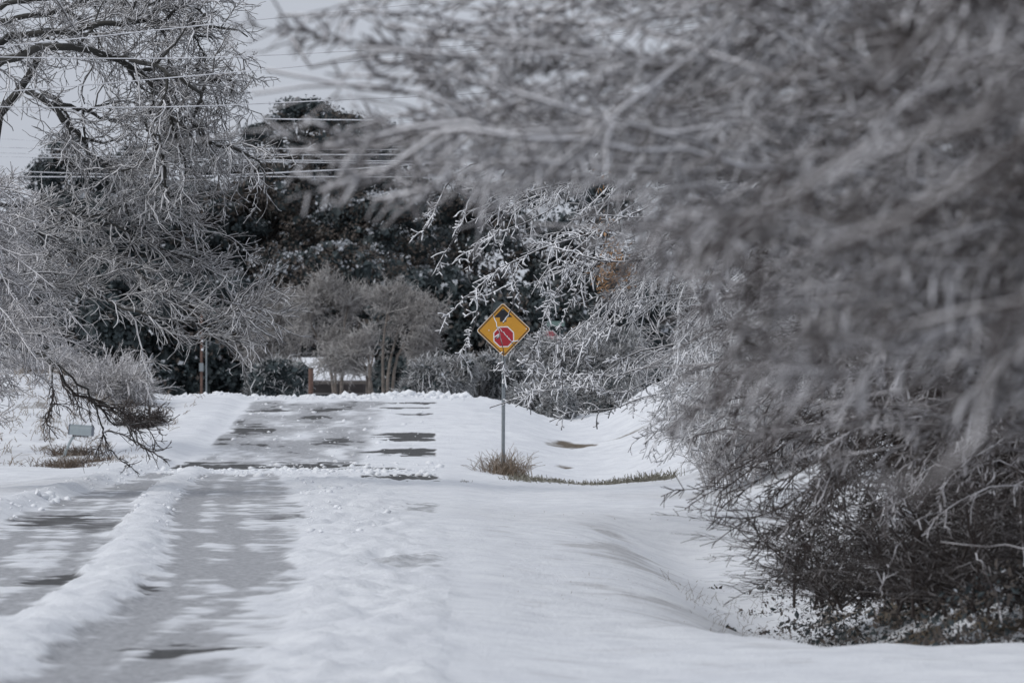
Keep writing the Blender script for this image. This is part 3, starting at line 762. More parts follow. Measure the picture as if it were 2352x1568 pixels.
# ------------------------------------------------------------------ stop ahead sign
def rounded_diamond(h, rc, n=5):
    """diamond with half-diagonal h, rounded corners"""
    pts = []
    for c in range(4):
        a = c * math.pi / 2
        k = rc * math.sqrt(2)
        cx, cz = (h - k) * math.cos(a), (h - k) * math.sin(a)
        for i in range(n + 1):
            b = a - math.pi / 4 + i * math.pi / 2 / n
            pts.append((cx + rc * math.cos(b), cz + rc * math.sin(b)))
    return pts
SX, SY = -0.172, 80.0
def stop_ahead():
    g = gz(SX, SY); c = EYE + (880 - 757.5) / F * SY - g
    r = thing("road_sign", "yellow diamond stop ahead sign with black arrow and red octagon", "road sign", (SX, SY, g))
    t = Tubes(); P0 = np.array([SX, SY, g])
    t.add(np.array([P0 + (-.006, .04, -.3), P0 + (0, .04, 1.0), P0 + (.004, .04, 2.0), P0 + (.004, .04, c + .3)])[None], np.full((1, 4), .036), 12); t.build("post", M_METAL, r)
    h = 0.542
    pl = prism("plate", rounded_diamond(h, .05), -.008, -.003, M_YEL, r); pl.location = (0.004, 0, c); pl.rotation_euler = (0, rad(-1.5), rad(2))
    prism("rim", rounded_diamond(h, .05), -.0105, -.0085, M_WHITE, pl, rounded_diamond(h - .012, .044))
    prism("border", rounded_diamond(h - .034, .036), -.0105, -.0085, M_BLACK, pl, rounded_diamond(h - .058, .026))
    prism("arrow", [(0, .435), (.182, .252), (.182, .250), (.060, .250), (.060, .162), (-.066, .162), (-.066, .250), (-.186, .250), (-.186, .252)], -.0105, -.0085, M_BLACK, pl)
    oc = prism("octagon", octa(.222, -.135), -.0105, -.0085, M_WHITE, pl)
    prism("octagon_face", octa(.200, -.135), -.0125, -.0108, M_RED, oc)
    for x, z in ((0, .40), (0, -.44), (.45, .01), (-.29, 0)):
        bm = bmesh.new(); bmesh.ops.create_cone(bm, cap_ends=True, segments=8, radius1=.012, radius2=.009, depth=.012, matrix=Matrix.Translation((x, -.016, z)) @ Matrix.Rotation(math.pi / 2, 4, 'X'))
        bm_obj("bolt", bm, M_SNOWCAP if z == .01 or z == 0 else M_METAL, pl)
stop_ahead()

# ------------------------------------------------------------------ mailbox
M_MAIL = simple("grey_sheet_metal", (0.36, 0.41, 0.43), 0.4, 0.06, 10, 0.2)
M_MAILD = simple("dark_mailbox_door", (0.13, 0.15, 0.19), 0.5, 0.1, 10, 0.2)
M_ICICLE = simple("icicle", (0.6, 0.62, 0.66), 0.1, 0.1, 10)
def mailbox():
    Y = 84.0; s = Y / F
    b = at(145, 1050, Y); c = at(187.5, 987, Y)
    g = gz(b[0], Y); print('mailbox ground py', 880 - (g - EYE) / Y * F)
    r = thing("mailbox", "grey mailbox on a curved leaning post beside dead grass", "mailbox", (b[0], Y, g))
    loc = Vector((c[0] - b[0], 0, c[2] - g))
    L, H, W = .465, .22, .20
    arch = [(-W / 2, -H / 2), (W / 2, -H / 2)] + [(W / 2 * math.cos(a), H / 2 - W / 2 + W / 2 * math.sin(a)) for a in np.linspace(0, math.pi, 12)]
    def ext(name, prof, x0, x1, mat, parent):
        bm = bmesh.new(); A = [bm.verts.new((x0, y, z)) for y, z in prof]; B = [bm.verts.new((x1, y, z)) for y, z in prof]; n = len(prof)
        bm.faces.new(A); bm.faces.new(B[::-1])
        for i in range(n): bm.faces.new([A[i], B[i], B[(i + 1) % n], A[(i + 1) % n]])
        return bm_obj(name, bm, mat, parent)
    body = ext("body", arch, -L / 2, L / 2, M_MAIL, r)
    body.location = loc; body.rotation_euler = (0, rad(4), rad(-7))
    d = ext("door", [(y * 1.06, z * 1.04) for y, z in arch], -L / 2 - .022, -L / 2 - .001, M_MAILD, body)
    ext("rear_cap", [(y * 1.04, z * 1.02) for y, z in arch], L / 2 + .001, L / 2 + .012, M_MAILD, body)
    bm = bmesh.new(); box_bm(bm, -.012, .012, -.01, .01, -.02, .02); o = bm_obj("handle", bm, M_METAL, d); o.location = (-L / 2 - .034, 0, H / 2 - .03)
    bm = bmesh.new(); box_bm(bm, -.17, .14, -.06, .06, -H / 2 - .035, -H / 2 - .003); bm_obj("bracket", bm, M_FASCIA, body)
    rng = np.random.default_rng(3)
    for x in np.linspace(-.10, .22, 13):
        bm = bmesh.new(); l = rng.uniform(.03, .1); bmesh.ops.create_cone(bm, segments=5, radius1=.0015, radius2=.006, depth=l, cap_ends=True, matrix=Matrix.Translation((x + rng.normal(0, .008), -.085, -H / 2 - l / 2 - .002)))
        bm_obj("icicle", bm, M_ICICLE, body)
    t = Tubes(); pts = [at(138, 1070, Y), at(150, 1040, Y), at(162, 1012, Y), at(172, 1000, Y), at(181, 996, Y)]
    t.add(curve(pts, 10)[None], np.full((1, 10), .03), 8); t.build("post", M_MAIL, r)
mailbox()

# ------------------------------------------------------------------ dead grass
def blades(rng, X, Y, Z, L, lean=.5, K=4, r=(.004, .0025), droop=.35):
    n = len(X); D = np.stack((rng.normal(0, lean, n), rng.normal(0, lean, n), np.ones(n)), 1); D /= np.linalg.norm(D, axis=1, keepdims=True)
    le = (L * np.clip(rng.normal(1, .3, n), .3, 2) / (K - 1))[:, None]
    P = np.empty((n, K, 3)); P[:, 0] = np.stack((X, Y, Z), 1)
    for k in range(1, K):
        P[:, k] = P[:, k - 1] + D * le
        D = D + rng.normal(0, .16, (n, 3)) + (0, 0, -droop * k / K); D[:, :2] *= 1.15; D /= np.linalg.norm(D, axis=1, keepdims=True)
    return P, np.tile(np.linspace(r[0], r[1], K), (n, 1))
def tuft(label, x, y, w, L, n, seed, mat, z=None, dy=.3, r=(.006, .004), lean=.45):
    rng = np.random.default_rng(seed); g = gz(x, y) if z is None else z
    root = thing("grass_tuft", label, "grass tuft", (x, y, g), "dead grass tufts by the road")
    X = x + rng.normal(0, w, n); Y = y + rng.normal(0, dy, n)
    t = Tubes(); P, R = blades(rng, X, Y, np.full(n, g - .03), L, lean, 5, r)
    t.add(P, R); t.build("blades", mat, root, "stuff")
    return root
tuft("dead brown grass tuft wrapped around the yellow sign's post", SX + .04, SY - .1, .20, .42, 420, 51, M_GRASS)
tuft("brown grass clump at the foot of the mailbox post", *at(148, 1090, 80)[:2], .28, .2, 520, 52, M_GRASSD)
tuft("grass clump behind the mailbox post", *at(165, 1055, 84.6)[:2], .3, .2, 330, 53, M_GRASSD)
tuft("lone tiny grass tuft in smooth snow right of the road", *at(1064, 1106, 70)[:2], .05, .07, 60, 54, M_GREENG)
tuft("wide grass clump right of the mailbox, under drooping oak twigs", *at(235, 1065, 82)[:2], .4, .16, 360, 55, M_GRASSD)
# stray tall stalks at the sign
def strip(label_kind, name, xs, ys, L, mat, seed, r=(.005, .0035), lean=.4):
    rng = np.random.default_rng(seed); z = height(xs, ys)
    t = Tubes(); P, R = blades(rng, xs, ys, z - .02, L, lean, 4, r); t.add(P, R); o = t.build(name, mat); o["kind"] = "stuff"; return o
rng = np.random.default_rng(60)
n = 2600; u = rng.random(n); xs = at(0, 0, 1)[0] * 0 + np.interp(u, [0, .5, 1], [.05, 1.45, 2.9]) + rng.normal(0, .1, n); ys = 74.3 + rng.normal(0, .45, n) + u * .8
strip("stuff", "frosted_grass", xs, ys, np.interp(u, [0, .45, .6, 1], [.12, .08, .12, .2]), M_GREENG, 61, (.008, .006))
n = 2600; xs = rng.uniform(-13.5, -7.6, n); ys = rng.uniform(80, 101, n)
keep = fbm(xs * 1.1, ys * .45 + 50, 3) + .10 * sst(-8.4, -10, xs) > .56; xs, ys = xs[keep], ys[keep]
strip("stuff", "hillside_grass", xs, ys, .2, M_GRASS, 62, (.008, .005), .6)
n = 900; xs = rng.uniform(1.6, 5.5, n); ys = rng.uniform(28.5, 42, n)
strip("stuff", "ditch_grass", xs, ys, .14, M_GRASSD, 63, (.0022, .0015), .6)
n = 900; xs = rng.uniform(-.2, 3.2, n); ys = rng.uniform(31, 56, n); keep = fbm(xs * 2, ys) > .52
strip("stuff", "stubble_grass", xs[keep], ys[keep], .045, M_GRASSD, 64, (.0035, .0025), .5)

# dark leaves on the ditch bank
def bank_leaves():
    rng = np.random.default_rng(70); n = 36000
    x = rng.uniform(1.9, 6.0, n); y = 28.4 + 18 * rng.random(n) ** 1.5
    k = (fbm(x * 2.2, y * 1.0, 3) + .30 * sst(2.1, 3.2, x) - .15 * sst(34, 44, y) > .56); x, y = x[k], y[k]; n = len(x)
    z = height(x, y) + rng.random(n) ** 2.2 * .62 * sst(2.0, 3.6, x) + .01
    c = np.stack((x, y, z), 1); nr = rng.normal(size=(n, 3)); nr /= np.linalg.norm(nr, axis=1, keepdims=True)
    a = np.cross(nr, rng.normal(size=(n, 3))); a /= np.linalg.norm(a, axis=1, keepdims=True); b = np.cross(nr, a); s = np.clip(rng.lognormal(math.log(.016), .5, (n, 1)), .006, .05)
    V = np.stack((c - a * s, c - b * s * .5 + nr * s * .3, c + a * s, c + b * s * .5 + nr * s * .3), 1).reshape(-1, 3)
    mi = rng.choice([0, 1, 2], n, p=[.40, .54, .06])
    o = link("bank_leaves", np_mesh("bank_leaves", V, np.arange(n * 4).reshape(-1, 4), [M_LEAFG, M_LEAFB, M_SNOWLEAF], mi, smooth=False)); o["kind"] = "stuff"
bank_leaves()

# ------------------------------------------------------------------ power lines
def wire(label, pts, Y, r=.009):
    p = np.array([at(px, py, Y) for px, py in pts])
    dl = (p[0] - p[1]) / np.linalg.norm(p[0, :2] - p[1, :2]); dr = (p[-1] - p[-2]) / np.linalg.norm(p[-1, :2] - p[-2, :2])
    sag = np.array([0, 0, .5])
    p = np.vstack((p[0] + dl * 14 + sag, p[0] + dl * 5 + sag * .12, p, p[-1] + dr * 4 + sag * .1, p[-1] + dr * 12 + sag))
    c = curve(p, 40)
    o = Tubes().add(c[None], np.full((1, 40), r), 5).build("power_line", M_WIRE)
    tag(o, label, "power line", "iced power lines crossing over the road")
wire("topmost iced power line, rising to the right across the sky", [(0, 106), (366, 68), (560, 48), (804, 24)], 61)
wire("iced power line second from the top, sagging nearly level", [(15, 131), (256, 134), (403, 133.5), (560, 129), (804, 117)], 62)
wire("third iced power line from the top, rising right beneath the sagging one", [(0, 211), (256, 190), (542, 165), (732, 148)], 61.5)
wire("fourth iced power line from the top, just above the tall evergreen's crown", [(0, 245), (183, 247), (439, 244), (696, 233)], 62.5)
wire("thin distant power line crossing the tall evergreen's crown", [(256, 260), (542, 271), (787, 275), (1000, 276)], 108, .016)
wire("faint topmost wire of the close bundle across the evergreens", [(66, 322), (300, 334), (549, 340), (804, 343), (1000, 343)], 112, .011)
wire("brightest wire of the close bundle across the evergreens", [(37, 339), (476, 353), (804, 355), (1050, 353)], 110, .017)
wire("upper wire of the lowest pair in the close bundle", [(73, 353), (513, 366), (804, 369), (1050, 371)], 111, .014)
wire("lower wire of the lowest pair in the close bundle", [(73, 361), (513, 370), (804, 374), (1050, 376)], 113, .013)
wire("low iced power line bending upward to the right below the bundle", [(0, 405), (200, 406), (403, 405), (494, 403), (804, 388), (1000, 373)], 109, .017)
wire("lowest iced power line, running level below the bundle", [(88, 395), (304, 401), (494, 404.5), (804, 406), (1090, 405)], 114, .013)

# ------------------------------------------------------------------ left oak
def oak():
    rng = np.random.default_rng(101); Y0 = 66.0
    bx = at(-12, 0, Y0)[0]; g = gz(bx, Y0)
    root = thing("oak_tree", "large bare oak with dark crooked limbs at the left edge, overhanging the wires", "tree", (bx, Y0, g))
    tr = [(bx - .45, Y0, g - .2), (bx - .35, Y0, 2.6), (*at(-28, 480, Y0),), (*at(-14, 300, Y0),), (*at(22, 234, Y0),), (*at(48, 205, Y0),), (*at(66, 165, Y0),), (*at(92, 121, Y0),)]
    Tubes().add(curve(tr, 20, rng, .015)[None], np.concatenate((np.linspace(.24, .15, 12), np.linspace(.13, .05, 8)))[None], 9).build("trunk", M_LIMB, root)
    limbs = [
        ([(-60, 130), (0, 99), (37, 81), (128, 73), (220, 59), (330, 46), (385, 55), (440, 73), (494, 59), (568, 84)], 65.0, .075, .012),
        ([(-40, 190), (0, 146), (55, 125), (128, 106), (201, 117), (275, 134), (311, 165), (341, 183), (385, 238), (403, 304), (428, 366), (425, 420)], 64.5, .085, .012),
        ([(275, 134), (330, 143), (403, 176), (465, 220), (450, 250), (448, 290), (476, 330), (490, 372)], 64.0, .045, .010),
        ([(62, 209), (110, 238), (154, 278), (190, 322), (205, 352), (234, 377), (262, 400)], 65.5, .065, .012),
        ([(99, 212), (165, 245), (238, 271), (293, 293), (330, 330)], 66.5, .045, .010),
        ([(330, 46), (350, 25), (385, 8), (400, -30)], 65.0, .03, .010),
        ([(341, 183), (352, 225), (340, 270), (336, 300), (365, 318), (374, 355), (352, 400)], 64.2, .03, .009),
        ([(440, 73), (470, 120), (474, 165), (500, 190), (520, 150)], 65.0, .02, .008),
        ([(403, 176), (430, 150), (470, 150), (480, 180), (500, 240), (495, 280), (478, 330)], 65.4, .028, .008),
        ([(-40, 60), (40, 40), (120, 30), (200, 0), (260, -40)], 66.0, .06, .02),
        ([(-40, 20), (60, 0), (160, -15), (300, 10), (380, -20)], 67.0, .05, .02),
        # lower limbs
        ([(-70, 500), (40, 520), (150, 560), (269, 598), (319, 617), (346, 663), (396, 690), (481, 701), (538, 732), (557, 755), (590, 745)], 66.0, .05, .011),
        ([(-60, 640), (60, 650), (173, 663), (238, 682), (292, 709), (369, 724), (423, 740), (481, 763), (538, 782), (556, 792)], 65.0, .05, .010),
        ([(-40, 480), (90, 470), (200, 500), (310, 540), (380, 575), (470, 610), (500, 640)], 67.0, .05, .010),
        ([(-60, 760), (40, 800), (108, 821), (142, 844), (150, 885), (190, 908), (236, 925), (278, 960), (320, 1015), (345, 1055)], 64.0, .045, .009),
        ([(90, 815), (127, 836), (165, 863), (208, 913), (269, 974), (320, 970), (372, 967)], 64.4, .035, .008),
        ([(108, 821), (122, 850), (122, 900), (120, 935), (100, 960)], 63.6, .024, .007),
        ([(215, 918), (232, 965), (244, 1015), (262, 1045), (295, 1062)], 63.8, .022, .007),
        ([(200, 500), (270, 480), (350, 470), (430, 510), (470, 540)], 66.5, .03, .009),
        ([(423, 740), (480, 745), (530, 722), (560, 705), (600, 712)], 65.0, .018, .008),
    ]
    top, low, hang = [], [], []
    for i, (pts, Y, r0, r1) in enumerate(limbs):
        p = [at(px, py, Y + .5 * math.sin(k * 1.1 + i)) for k, (px, py) in enumerate(pts)]
        c = curve(p, 22, rng, .022)
        Tubes().add(c[None], (r1 + (r0 * (.92 if i < 11 else .66) - r1) * (1 - np.linspace(0, 1, 22)) ** .8)[None], 6).build("limb", M_LIMB, root)
        (top if i < 11 else hang if 14 <= i <= 17 else low).append(c)
    sec, R = sprout(rng, np.array(top), 44, 1.35, K=22, ang=(25, 60), wig=.13, droop=.035, t=(.2, .9), r=(.030, .010))
    for i in range(44): Tubes().add(sec[i:i + 1], R[i:i + 1], 5).build("limb", M_LIMB, root)
    top = np.concatenate((np.array(top), sec))
    t = Tubes()
    grow(rng, t, top, [
        dict(n=330, L=1.15, K=8, ang=(25, 70), wig=.26, droop=.05, r=(.016, .008), t=(.0, 1)),
        dict(n=1900, L=.50, K=6, ang=(25, 65), wig=.26, droop=.03, r=(.009, .006), t=(.1, 1)),
        dict(n=6000, L=.22, K=3, ang=(25, 70), wig=.25, droop=-.03, r=(.007, .006), t=(.1, 1), src="all")])
    t.build("twigs", M_OAKTWIG, root, "stuff")
    t = Tubes()
    grow(rng, t, np.array(low), [
        dict(n=230, L=.95, K=7, ang=(20, 55), wig=.2, droop=.02, r=(.014, .008), t=(.03, 1), bias=(.15, 0, 0)),
        dict(n=850, L=.46, K=5, ang=(20, 55), wig=.2, droop=-.02, r=(.009, .0065), t=(.1, 1), bias=(.2, 0, .05)),
        dict(n=2900, L=.24, K=3, ang=(20, 55), wig=.2, droop=-.03, r=(.008, .0068), t=(.1, 1), src="all", bias=(.15, 0, .1))])
    t.build("lower_twigs", M_OAKTWIG, root, "stuff")
    t = Tubes()
    grow(rng, t, np.array(hang), [
        dict(n=44, L=.62, K=7, ang=(20, 50), wig=.2, droop=.06, r=(.011, .006), t=(.3, 1), bias=(.15, 0, -.15)),
        dict(n=210, L=.3, K=5, ang=(20, 55), wig=.22, droop=.03, r=(.007, .005), t=(.15, 1), bias=(.1, 0, -.05)),
        dict(n=420, L=.13, K=3, ang=(25, 60), wig=.2, droop=.0, r=(.0055, .0045), t=(.2, 1), src="all")])
    t.build("drooping_twigs", M_DARKTWIG, root, "stuff")
oak()

# frosted shrubs at the left
def fan(rng, S, ends, K=8, lift=.12, wig=.03):
    out = []
    for s, e in zip(S, ends):
        m = (s + e) / 2 + np.array([0, 0, lift * np.linalg.norm(e - s)])
        out.append(curve([s, m, e], K, rng, wig))
    return np.array(out)

def frosted_shrub(label, cx, Y, ends_fn, seed, n_l, n2, n3, mat, r3=.0065, group=None, lift=.2, name="frosted_shrub", L2=.8, L3=.35, bias=(.12, 0, -.02), droop=.05):
    rng = np.random.default_rng(seed)
    bx = at(cx, 0, Y)[0]; g = gz(bx, Y)
    root = thing(name, label, "shrub", (bx, Y, g), group)
    S = np.stack((bx + rng.normal(0, .35, n_l), Y + rng.normal(0, .35, n_l), np.full(n_l, g - .1)), 1)
    E = ends_fn(rng, n_l)
    P = fan(rng, S, E, 9, lift, .04)
    for i in range(min(5, n_l)):
        Tubes().add(P[i:i + 1], np.linspace(.045, .010, 9)[None], 6).build("stem", M_STEM, root)
    t = Tubes(); t.add(P[5:], np.tile(np.linspace(.028, .009, 9), (n_l - 5, 1)), 4)
    grow(rng, t, P, [dict(n=n2, L=L2, K=6, ang=(20, 60), wig=.12, droop=droop, r=(.010, .007), t=(.2, 1), bias=bias),
                     dict(n=n3, L=L3, K=3, ang=(20, 60), wig=.14, droop=droop, r=(r3 * 1.15, r3 * .85), t=(.1, 1), src="all", bias=bias)])
    t.build("twigs", mat, root, "stuff")
    return root
GS = "frosted shrubs on the left verge"
def region(rows, Y, dY, pw=1.0):
    """rows: py, px_lo, px_hi"""
    rows = np.array(rows, float)
    def f(rng, n):
        py = rng.uniform(rows[0, 0], rows[-1, 0], n); lo = np.interp(py, rows[:, 0], rows[:, 1]); hi = np.interp(py, rows[:, 0], rows[:, 2])
        px = lo + (hi - lo) * rng.random(n) ** pw
        yy = Y + rng.uniform(-dY, dY, n)
        return np.stack([at(a, b, c) for a, b, c in zip(px, py, yy)])
    return f
#LEFT_TREES
frosted_shrub("pale frosted shrub on the hillside behind the drooping oak branch", 250, 98, region([(840, 180, 300), (880, 170, 340), (925, 180, 340)], 98, 1.5), 114, 36, 420, 3600, M_FROST, group=GS, lift=.05)
frosted_shrub("brush heap of dark twigs on the snow at the drooping branch's tip", 320, 92, region([(935, 270, 360), (970, 260, 380), (990, 270, 370)], 92, .6), 115, 30, 260, 1500, M_DARKTWIG, lift=.02, name="brush_heap", L2=.4, L3=.2)
frosted_shrub("frosted shrub far left behind the mailbox hillside", 90, 101, region([(820, -40, 200), (870, -40, 230), (930, -40, 220)], 101, 1.5), 116, 36, 420, 3600, M_FROST, group=GS, lift=.05)
# ------------------------------------------------------------------ right-hand trees
def hanging(rng, t, P, n2, n3, L2, L3, r2, r3, droop=.12, bias=(-.12, 0, -.12), S=3, K2=5, ang2=(20, 65), ang3=(30, 75), t3=(.05, 1), clump=None):
    C, R = sprout(rng, P, n2, L2, K=K2, ang=ang2, droop=droop, wig=.16, t=(.2, 1), r=r2, bias=bias, clump=clump and clump * 1.5)
    t.add(C, R, S)
    Q = np.concatenate((resamp(P, K2), C))
    D, R3 = sprout(rng, Q, n3, L3, K=2, ang=ang3, droop=droop * .5, wig=.12, t=t3, r=r3, bias=(bias[0] * .5, 0, bias[2] * .5), clump=clump)
    t.add(D, R3, S)
    return C

def off_sign(P, rng):
    """thin the shoots that would hang before the sign's face, which is nearly clear in the photograph"""
    m = P[:, -1]; px = 1176 + F * m[:, 0] / m[:, 1]; py = 880 - F * (m[:, 2] - EYE) / m[:, 1]
    return ~((np.abs(px - 1156) + np.abs(py - 757) < 78) & (rng.random(len(P)) < np.where(py < 765, .96, .66)))
def overhang_tree():
    rng = np.random.default_rng(201); Y0 = 55.0; bx = 5.2; g = gz(bx, Y0)
    root = thing("overhanging_tree", "iced tree whose sharp drooping twigs hang over the stop ahead sign", "tree", (bx, Y0, g))
    tp = curve([(bx + .2, Y0, g - .2), (bx, Y0, g + 1.6), (bx - .3, Y0 - .2, 3.2), (bx - .5, Y0 - .4, 5.2)], 10)
    Tubes().add(tp[None], np.linspace(.16, .06, 10)[None], 9).build("trunk", M_BARKD, root)
    # the branches that can be told apart, from the photograph
    sig = [
        ([(1600, 430), (1500, 470), (1423, 503), (1380, 529), (1308, 549), (1232, 575), (1169, 608), (1133, 631), (1103, 658), (1097, 717), (1090, 750), (1077, 773), (1051, 823), (1044, 846)], 52.0, .020, .007),
        ([(1133, 631), (1112, 645), (1090, 668), (1064, 687), (1044, 710), (1014, 732)], 52.0, .012, .012),
        ([(1250, 380), (1160, 385), (1105, 405), (1090, 430), (1070, 476), (1064, 509), (1047, 542), (1018, 588), (991, 635)], 52.6, .014, .008),
        ([(1200, 360), (1110, 370), (1051, 397), (1018, 440), (998, 483), (978, 523), (958, 554)], 53.0, .012, .011),
        ([(1180, 600), (1145, 618), (1130, 640), (1130, 674), (1133, 724), (1143, 750), (1156, 806), (1157, 859), (1156, 890)], 51.6, .009, .005),
        ([(1200, 590), (1178, 640), (1176, 674), (1180, 700), (1168, 722), (1156, 741)], 51.8, .010, .010),
        ([(1178, 640), (1188, 668), (1194, 700), (1190, 716)], 51.8, .008, .006),
        ([(1143, 750), (1160, 768), (1175, 785), (1196, 812)], 51.6, .006, .005),
        ([(1480, 520), (1400, 570), (1331, 621), (1281, 674), (1255, 707), (1239, 773), (1215, 823), (1200, 850)], 53.2, .018, .007),
        ([(1400, 560), (1330, 610), (1287, 663), (1256, 709), (1241, 765), (1231, 818), (1222, 874), (1219, 952)], 52.4, .016, .006),
        ([(1440, 560), (1380, 600), (1334, 650), (1303, 709), (1284, 762), (1290, 834), (1293, 902)], 53.0, .015, .006),
        ([(1500, 680), (1420, 740), (1334, 793), (1349, 843), (1353, 905)], 52.0, .013, .006),
        ([(1560, 790), (1443, 818), (1365, 868), (1256, 877), (1194, 912), (1125, 936)], 54.5, .016, .008),
        ([(1540, 900), (1412, 936), (1350, 943), (1303, 949), (1262, 968)], 55.0, .014, .008),
        ([(1540, 840), (1412, 862), (1287, 856), (1163, 852), (1125, 851)], 55.0, .014, .008),
        ([(1560, 860), (1440, 900), (1330, 890), (1240, 900), (1168, 920)], 54.0, .012, .007),
        ([(1520, 560), (1500, 590), (1440, 600), (1380, 600), (1320, 580), (1272, 568)], 49.0, .016, .012),
        ([(1540, 520), (1460, 545), (1420, 545), (1370, 520), (1352, 505)], 49.0, .015, .010),
        ([(1560, 480), (1480, 500), (1400, 495), (1350, 495)], 49.5, .013, .009),
        ([(1320, 590), (1350, 598), (1310, 612), (1290, 612)], 49.0, .011, .009),
        ([(1300, 420), (1220, 440), (1180, 470), (1150, 520), (1120, 560), (1085, 600)], 52.5, .012, .008),
        ([(1280, 470), (1230, 500), (1160, 530), (1110, 545), (1085, 575), (1075, 600), (1080, 650)], 53.0, .010, .007),
    ]
    br = []
    for pts, Y, r0, r1 in sig:
        q = [at(px, py, Y + .15 * math.sin(k * 1.7 + Y)) for k, (px, py) in enumerate(pts)]
        if pts[0][0] >= 1380: q = [tp[int(np.argmin(np.abs(tp[:, 2] - q[0][2] - .2)))]] + q
        c = curve(q, 28, rng, .005)
        Tubes().add(c[None], np.linspace(r0, r1, 28)[None], 5).build("branch", M_STEM, root)
        br.append(curve([at(px, py, Y + .15 * math.sin(k * 1.7 + Y)) for k, (px, py) in enumerate(pts)], 18))
    t = Tubes()
    br = np.array(br)
    C, R = sprout(rng, br, 290, .26, K=6, ang=(35, 75), droop=.16, wig=.12, t=(.2, .95), r=(.011, .010), bias=(-.05, 0, -.15))
    keep = off_sign(C, rng); C, R = C[keep], R[keep]
    D, R = sprout(rng, np.concatenate((resamp(br, 6), C)), 1450, .075, K=3, ang=(50, 88), droop=.02, wig=.1, t=(.05, .93), lj=.45, r=(.0095, .009)); t.add(C, np.broadcast_to(np.linspace(.0105, .0095, 6), C.shape[:2]), 4); keep = off_sign(D, rng); t.add(D[keep], R[keep], 4)
    t.build("iced_shoots", M_TWIG, root, "stuff")
    # the crown behind them
    nl = 70
    S = np.stack([tp[rng.integers(4, 10)] for _ in range(nl)])
    E = region([(250, 1060, 1700), (400, 1040, 1700), (560, 1100, 1700), (700, 1210, 1700), (850, 1250, 1700), (960, 1400, 1720)], 54.5, 2.6)(rng, nl)
    P = fan(rng, S, E, 9, .16, .05)
    t = Tubes(); t.add(P, np.tile(np.linspace(.028, .008, 9), (nl, 1)), 4)
    hanging(rng, t, P, 1600, 15000, .62, .12, (.0085, .007), (.0085, .0078), .2, (-.1, 0, -.3), ang3=(45, 88), t3=(.03, .94))
    t.build("crown_twigs", M_TWIG, root, "stuff")
    # dry orange leaves still on the tree
    n = 340; cl = [at(*q) for q in ((1395, 640, 51), (1410, 560, 52), (1385, 520, 52), (1430, 620, 51), (1400, 600, 52), (1395, 385, 53), (1380, 420, 53))]
    c = np.stack([cl[i] for i in rng.choice(len(cl), n, p=[.3, .15, .08, .2, .15, .06, .06])]) + rng.normal(0, .085, (n, 3))
    nr = rng.normal(size=(n, 3)); nr /= np.linalg.norm(nr, axis=1, keepdims=True)
    a = np.cross(nr, rng.normal(size=(n, 3))); a /= np.linalg.norm(a, axis=1, keepdims=True); b = np.cross(nr, a); s = rng.uniform(.018, .045, (n, 1))
    V = np.stack((c - a * s, c - b * s * .35 + nr * s * .3, c + a * s, c + b * s * .35 + nr * s * .3), 1).reshape(-1, 3) - np.array(root.location)
    o = link("dry_leaves", np_mesh("dry_leaves", V, np.arange(n * 4).reshape(-1, 4), [M_ORANGE], smooth=False), root); o["kind"] = "stuff"
overhang_tree()

def verge_tree(label, bx, Y0, ztop, rows, Y, dY, seed, nl, n2, n3, mat, L2=.6, L3=.2, r2=(.008, .006), r3=(.007, .0055), lift=.14, droop=.12, bias=(-.16, 0, -.12), hand=(), r0=.025, name="verge_tree", pw=1.0, group="iced trees along the right verge"):
    rng = np.random.default_rng(seed); g = gz(bx, Y0)
    root = thing(name, label, "tree", (bx, Y0, g), group)
    tp = curve([(bx + .1, Y0, g - .2), (bx, Y0, g + ztop * .35), (bx - .15, Y0 - .1, g + ztop * .7), (bx - .2, Y0 - .2, g + ztop)], 10)
    Tubes().add(tp[None], np.linspace(.11, .04, 10)[None], 9).build("trunk", M_BARKD, root)
    hb = []
    for pts, yy, ra, rb in hand:
        q = [at(px, py, yy + .04 * math.sin(2.3 * k)) for k, (px, py) in enumerate(pts)]
        if pts[0][1] < 1290 and pts[0][0] > 1200: q = [tp[int(np.argmin(np.abs(tp[:, 2] - q[0][2] - .1)))]] + q      # spring from the trunk
        c = curve(q, 20, rng, .010)
        Tubes().add(c[None], np.linspace(ra, rb, 20)[None], 6).build("branch", mat, root); hb.append(resamp(c[None], 9)[0])
    S = np.stack([tp[rng.integers(3, 10)] for _ in range(nl)])
    E = region(rows, Y, dY, pw)(rng, nl)
    P = fan(rng, S, E, 9, lift, .03)
    t = Tubes(); t.add(P, np.tile(np.linspace(r0, r2[0] * 1.1, 9), (nl, 1)), 4)
    if hb: P = np.concatenate((P, np.array(hb)))
    hanging(rng, t, P, n2, n3, L2, L3, r2, r3, droop, bias, clump=.55 if mat in (M_NEAR, M_NEARL) else None)
    t.build("twigs", mat, root, "stuff")
    return root

GL = "frosted trees at the left edge"
kw = dict(group=GL, name="frosted_tree", bias=(.2, 0, -.03), lift=.10, droop=.05)
verge_tree("frosted tree at the left edge with dense pale sprays in front of the oak's trunk", -9.4, 61, 5.6,
           [(395, -80, 40), (480, -80, 110), (600, -80, 120), (720, -60, 170), (840, -80, 130), (930, -130, 20), (1000, -150, -30)], 60, 1.6, 121, 90, 1300, 10500, M_FROST, .5, .22, (.008, .0065), (.007, .006), pw=1.2, **kw)
verge_tree("frosted tree behind the oak with long rightward sprays above the mailbox", -11.6, 84, 5.4,
           [(430, -40, 130), (560, -20, 160), (660, 0, 230), (760, 0, 230), (830, 0, 200), (860, 0, 150)], 83, 1.6, 122, 44, 460, 3600, M_FROST, .7, .30, (.010, .008), (.0085, .007), **kw)
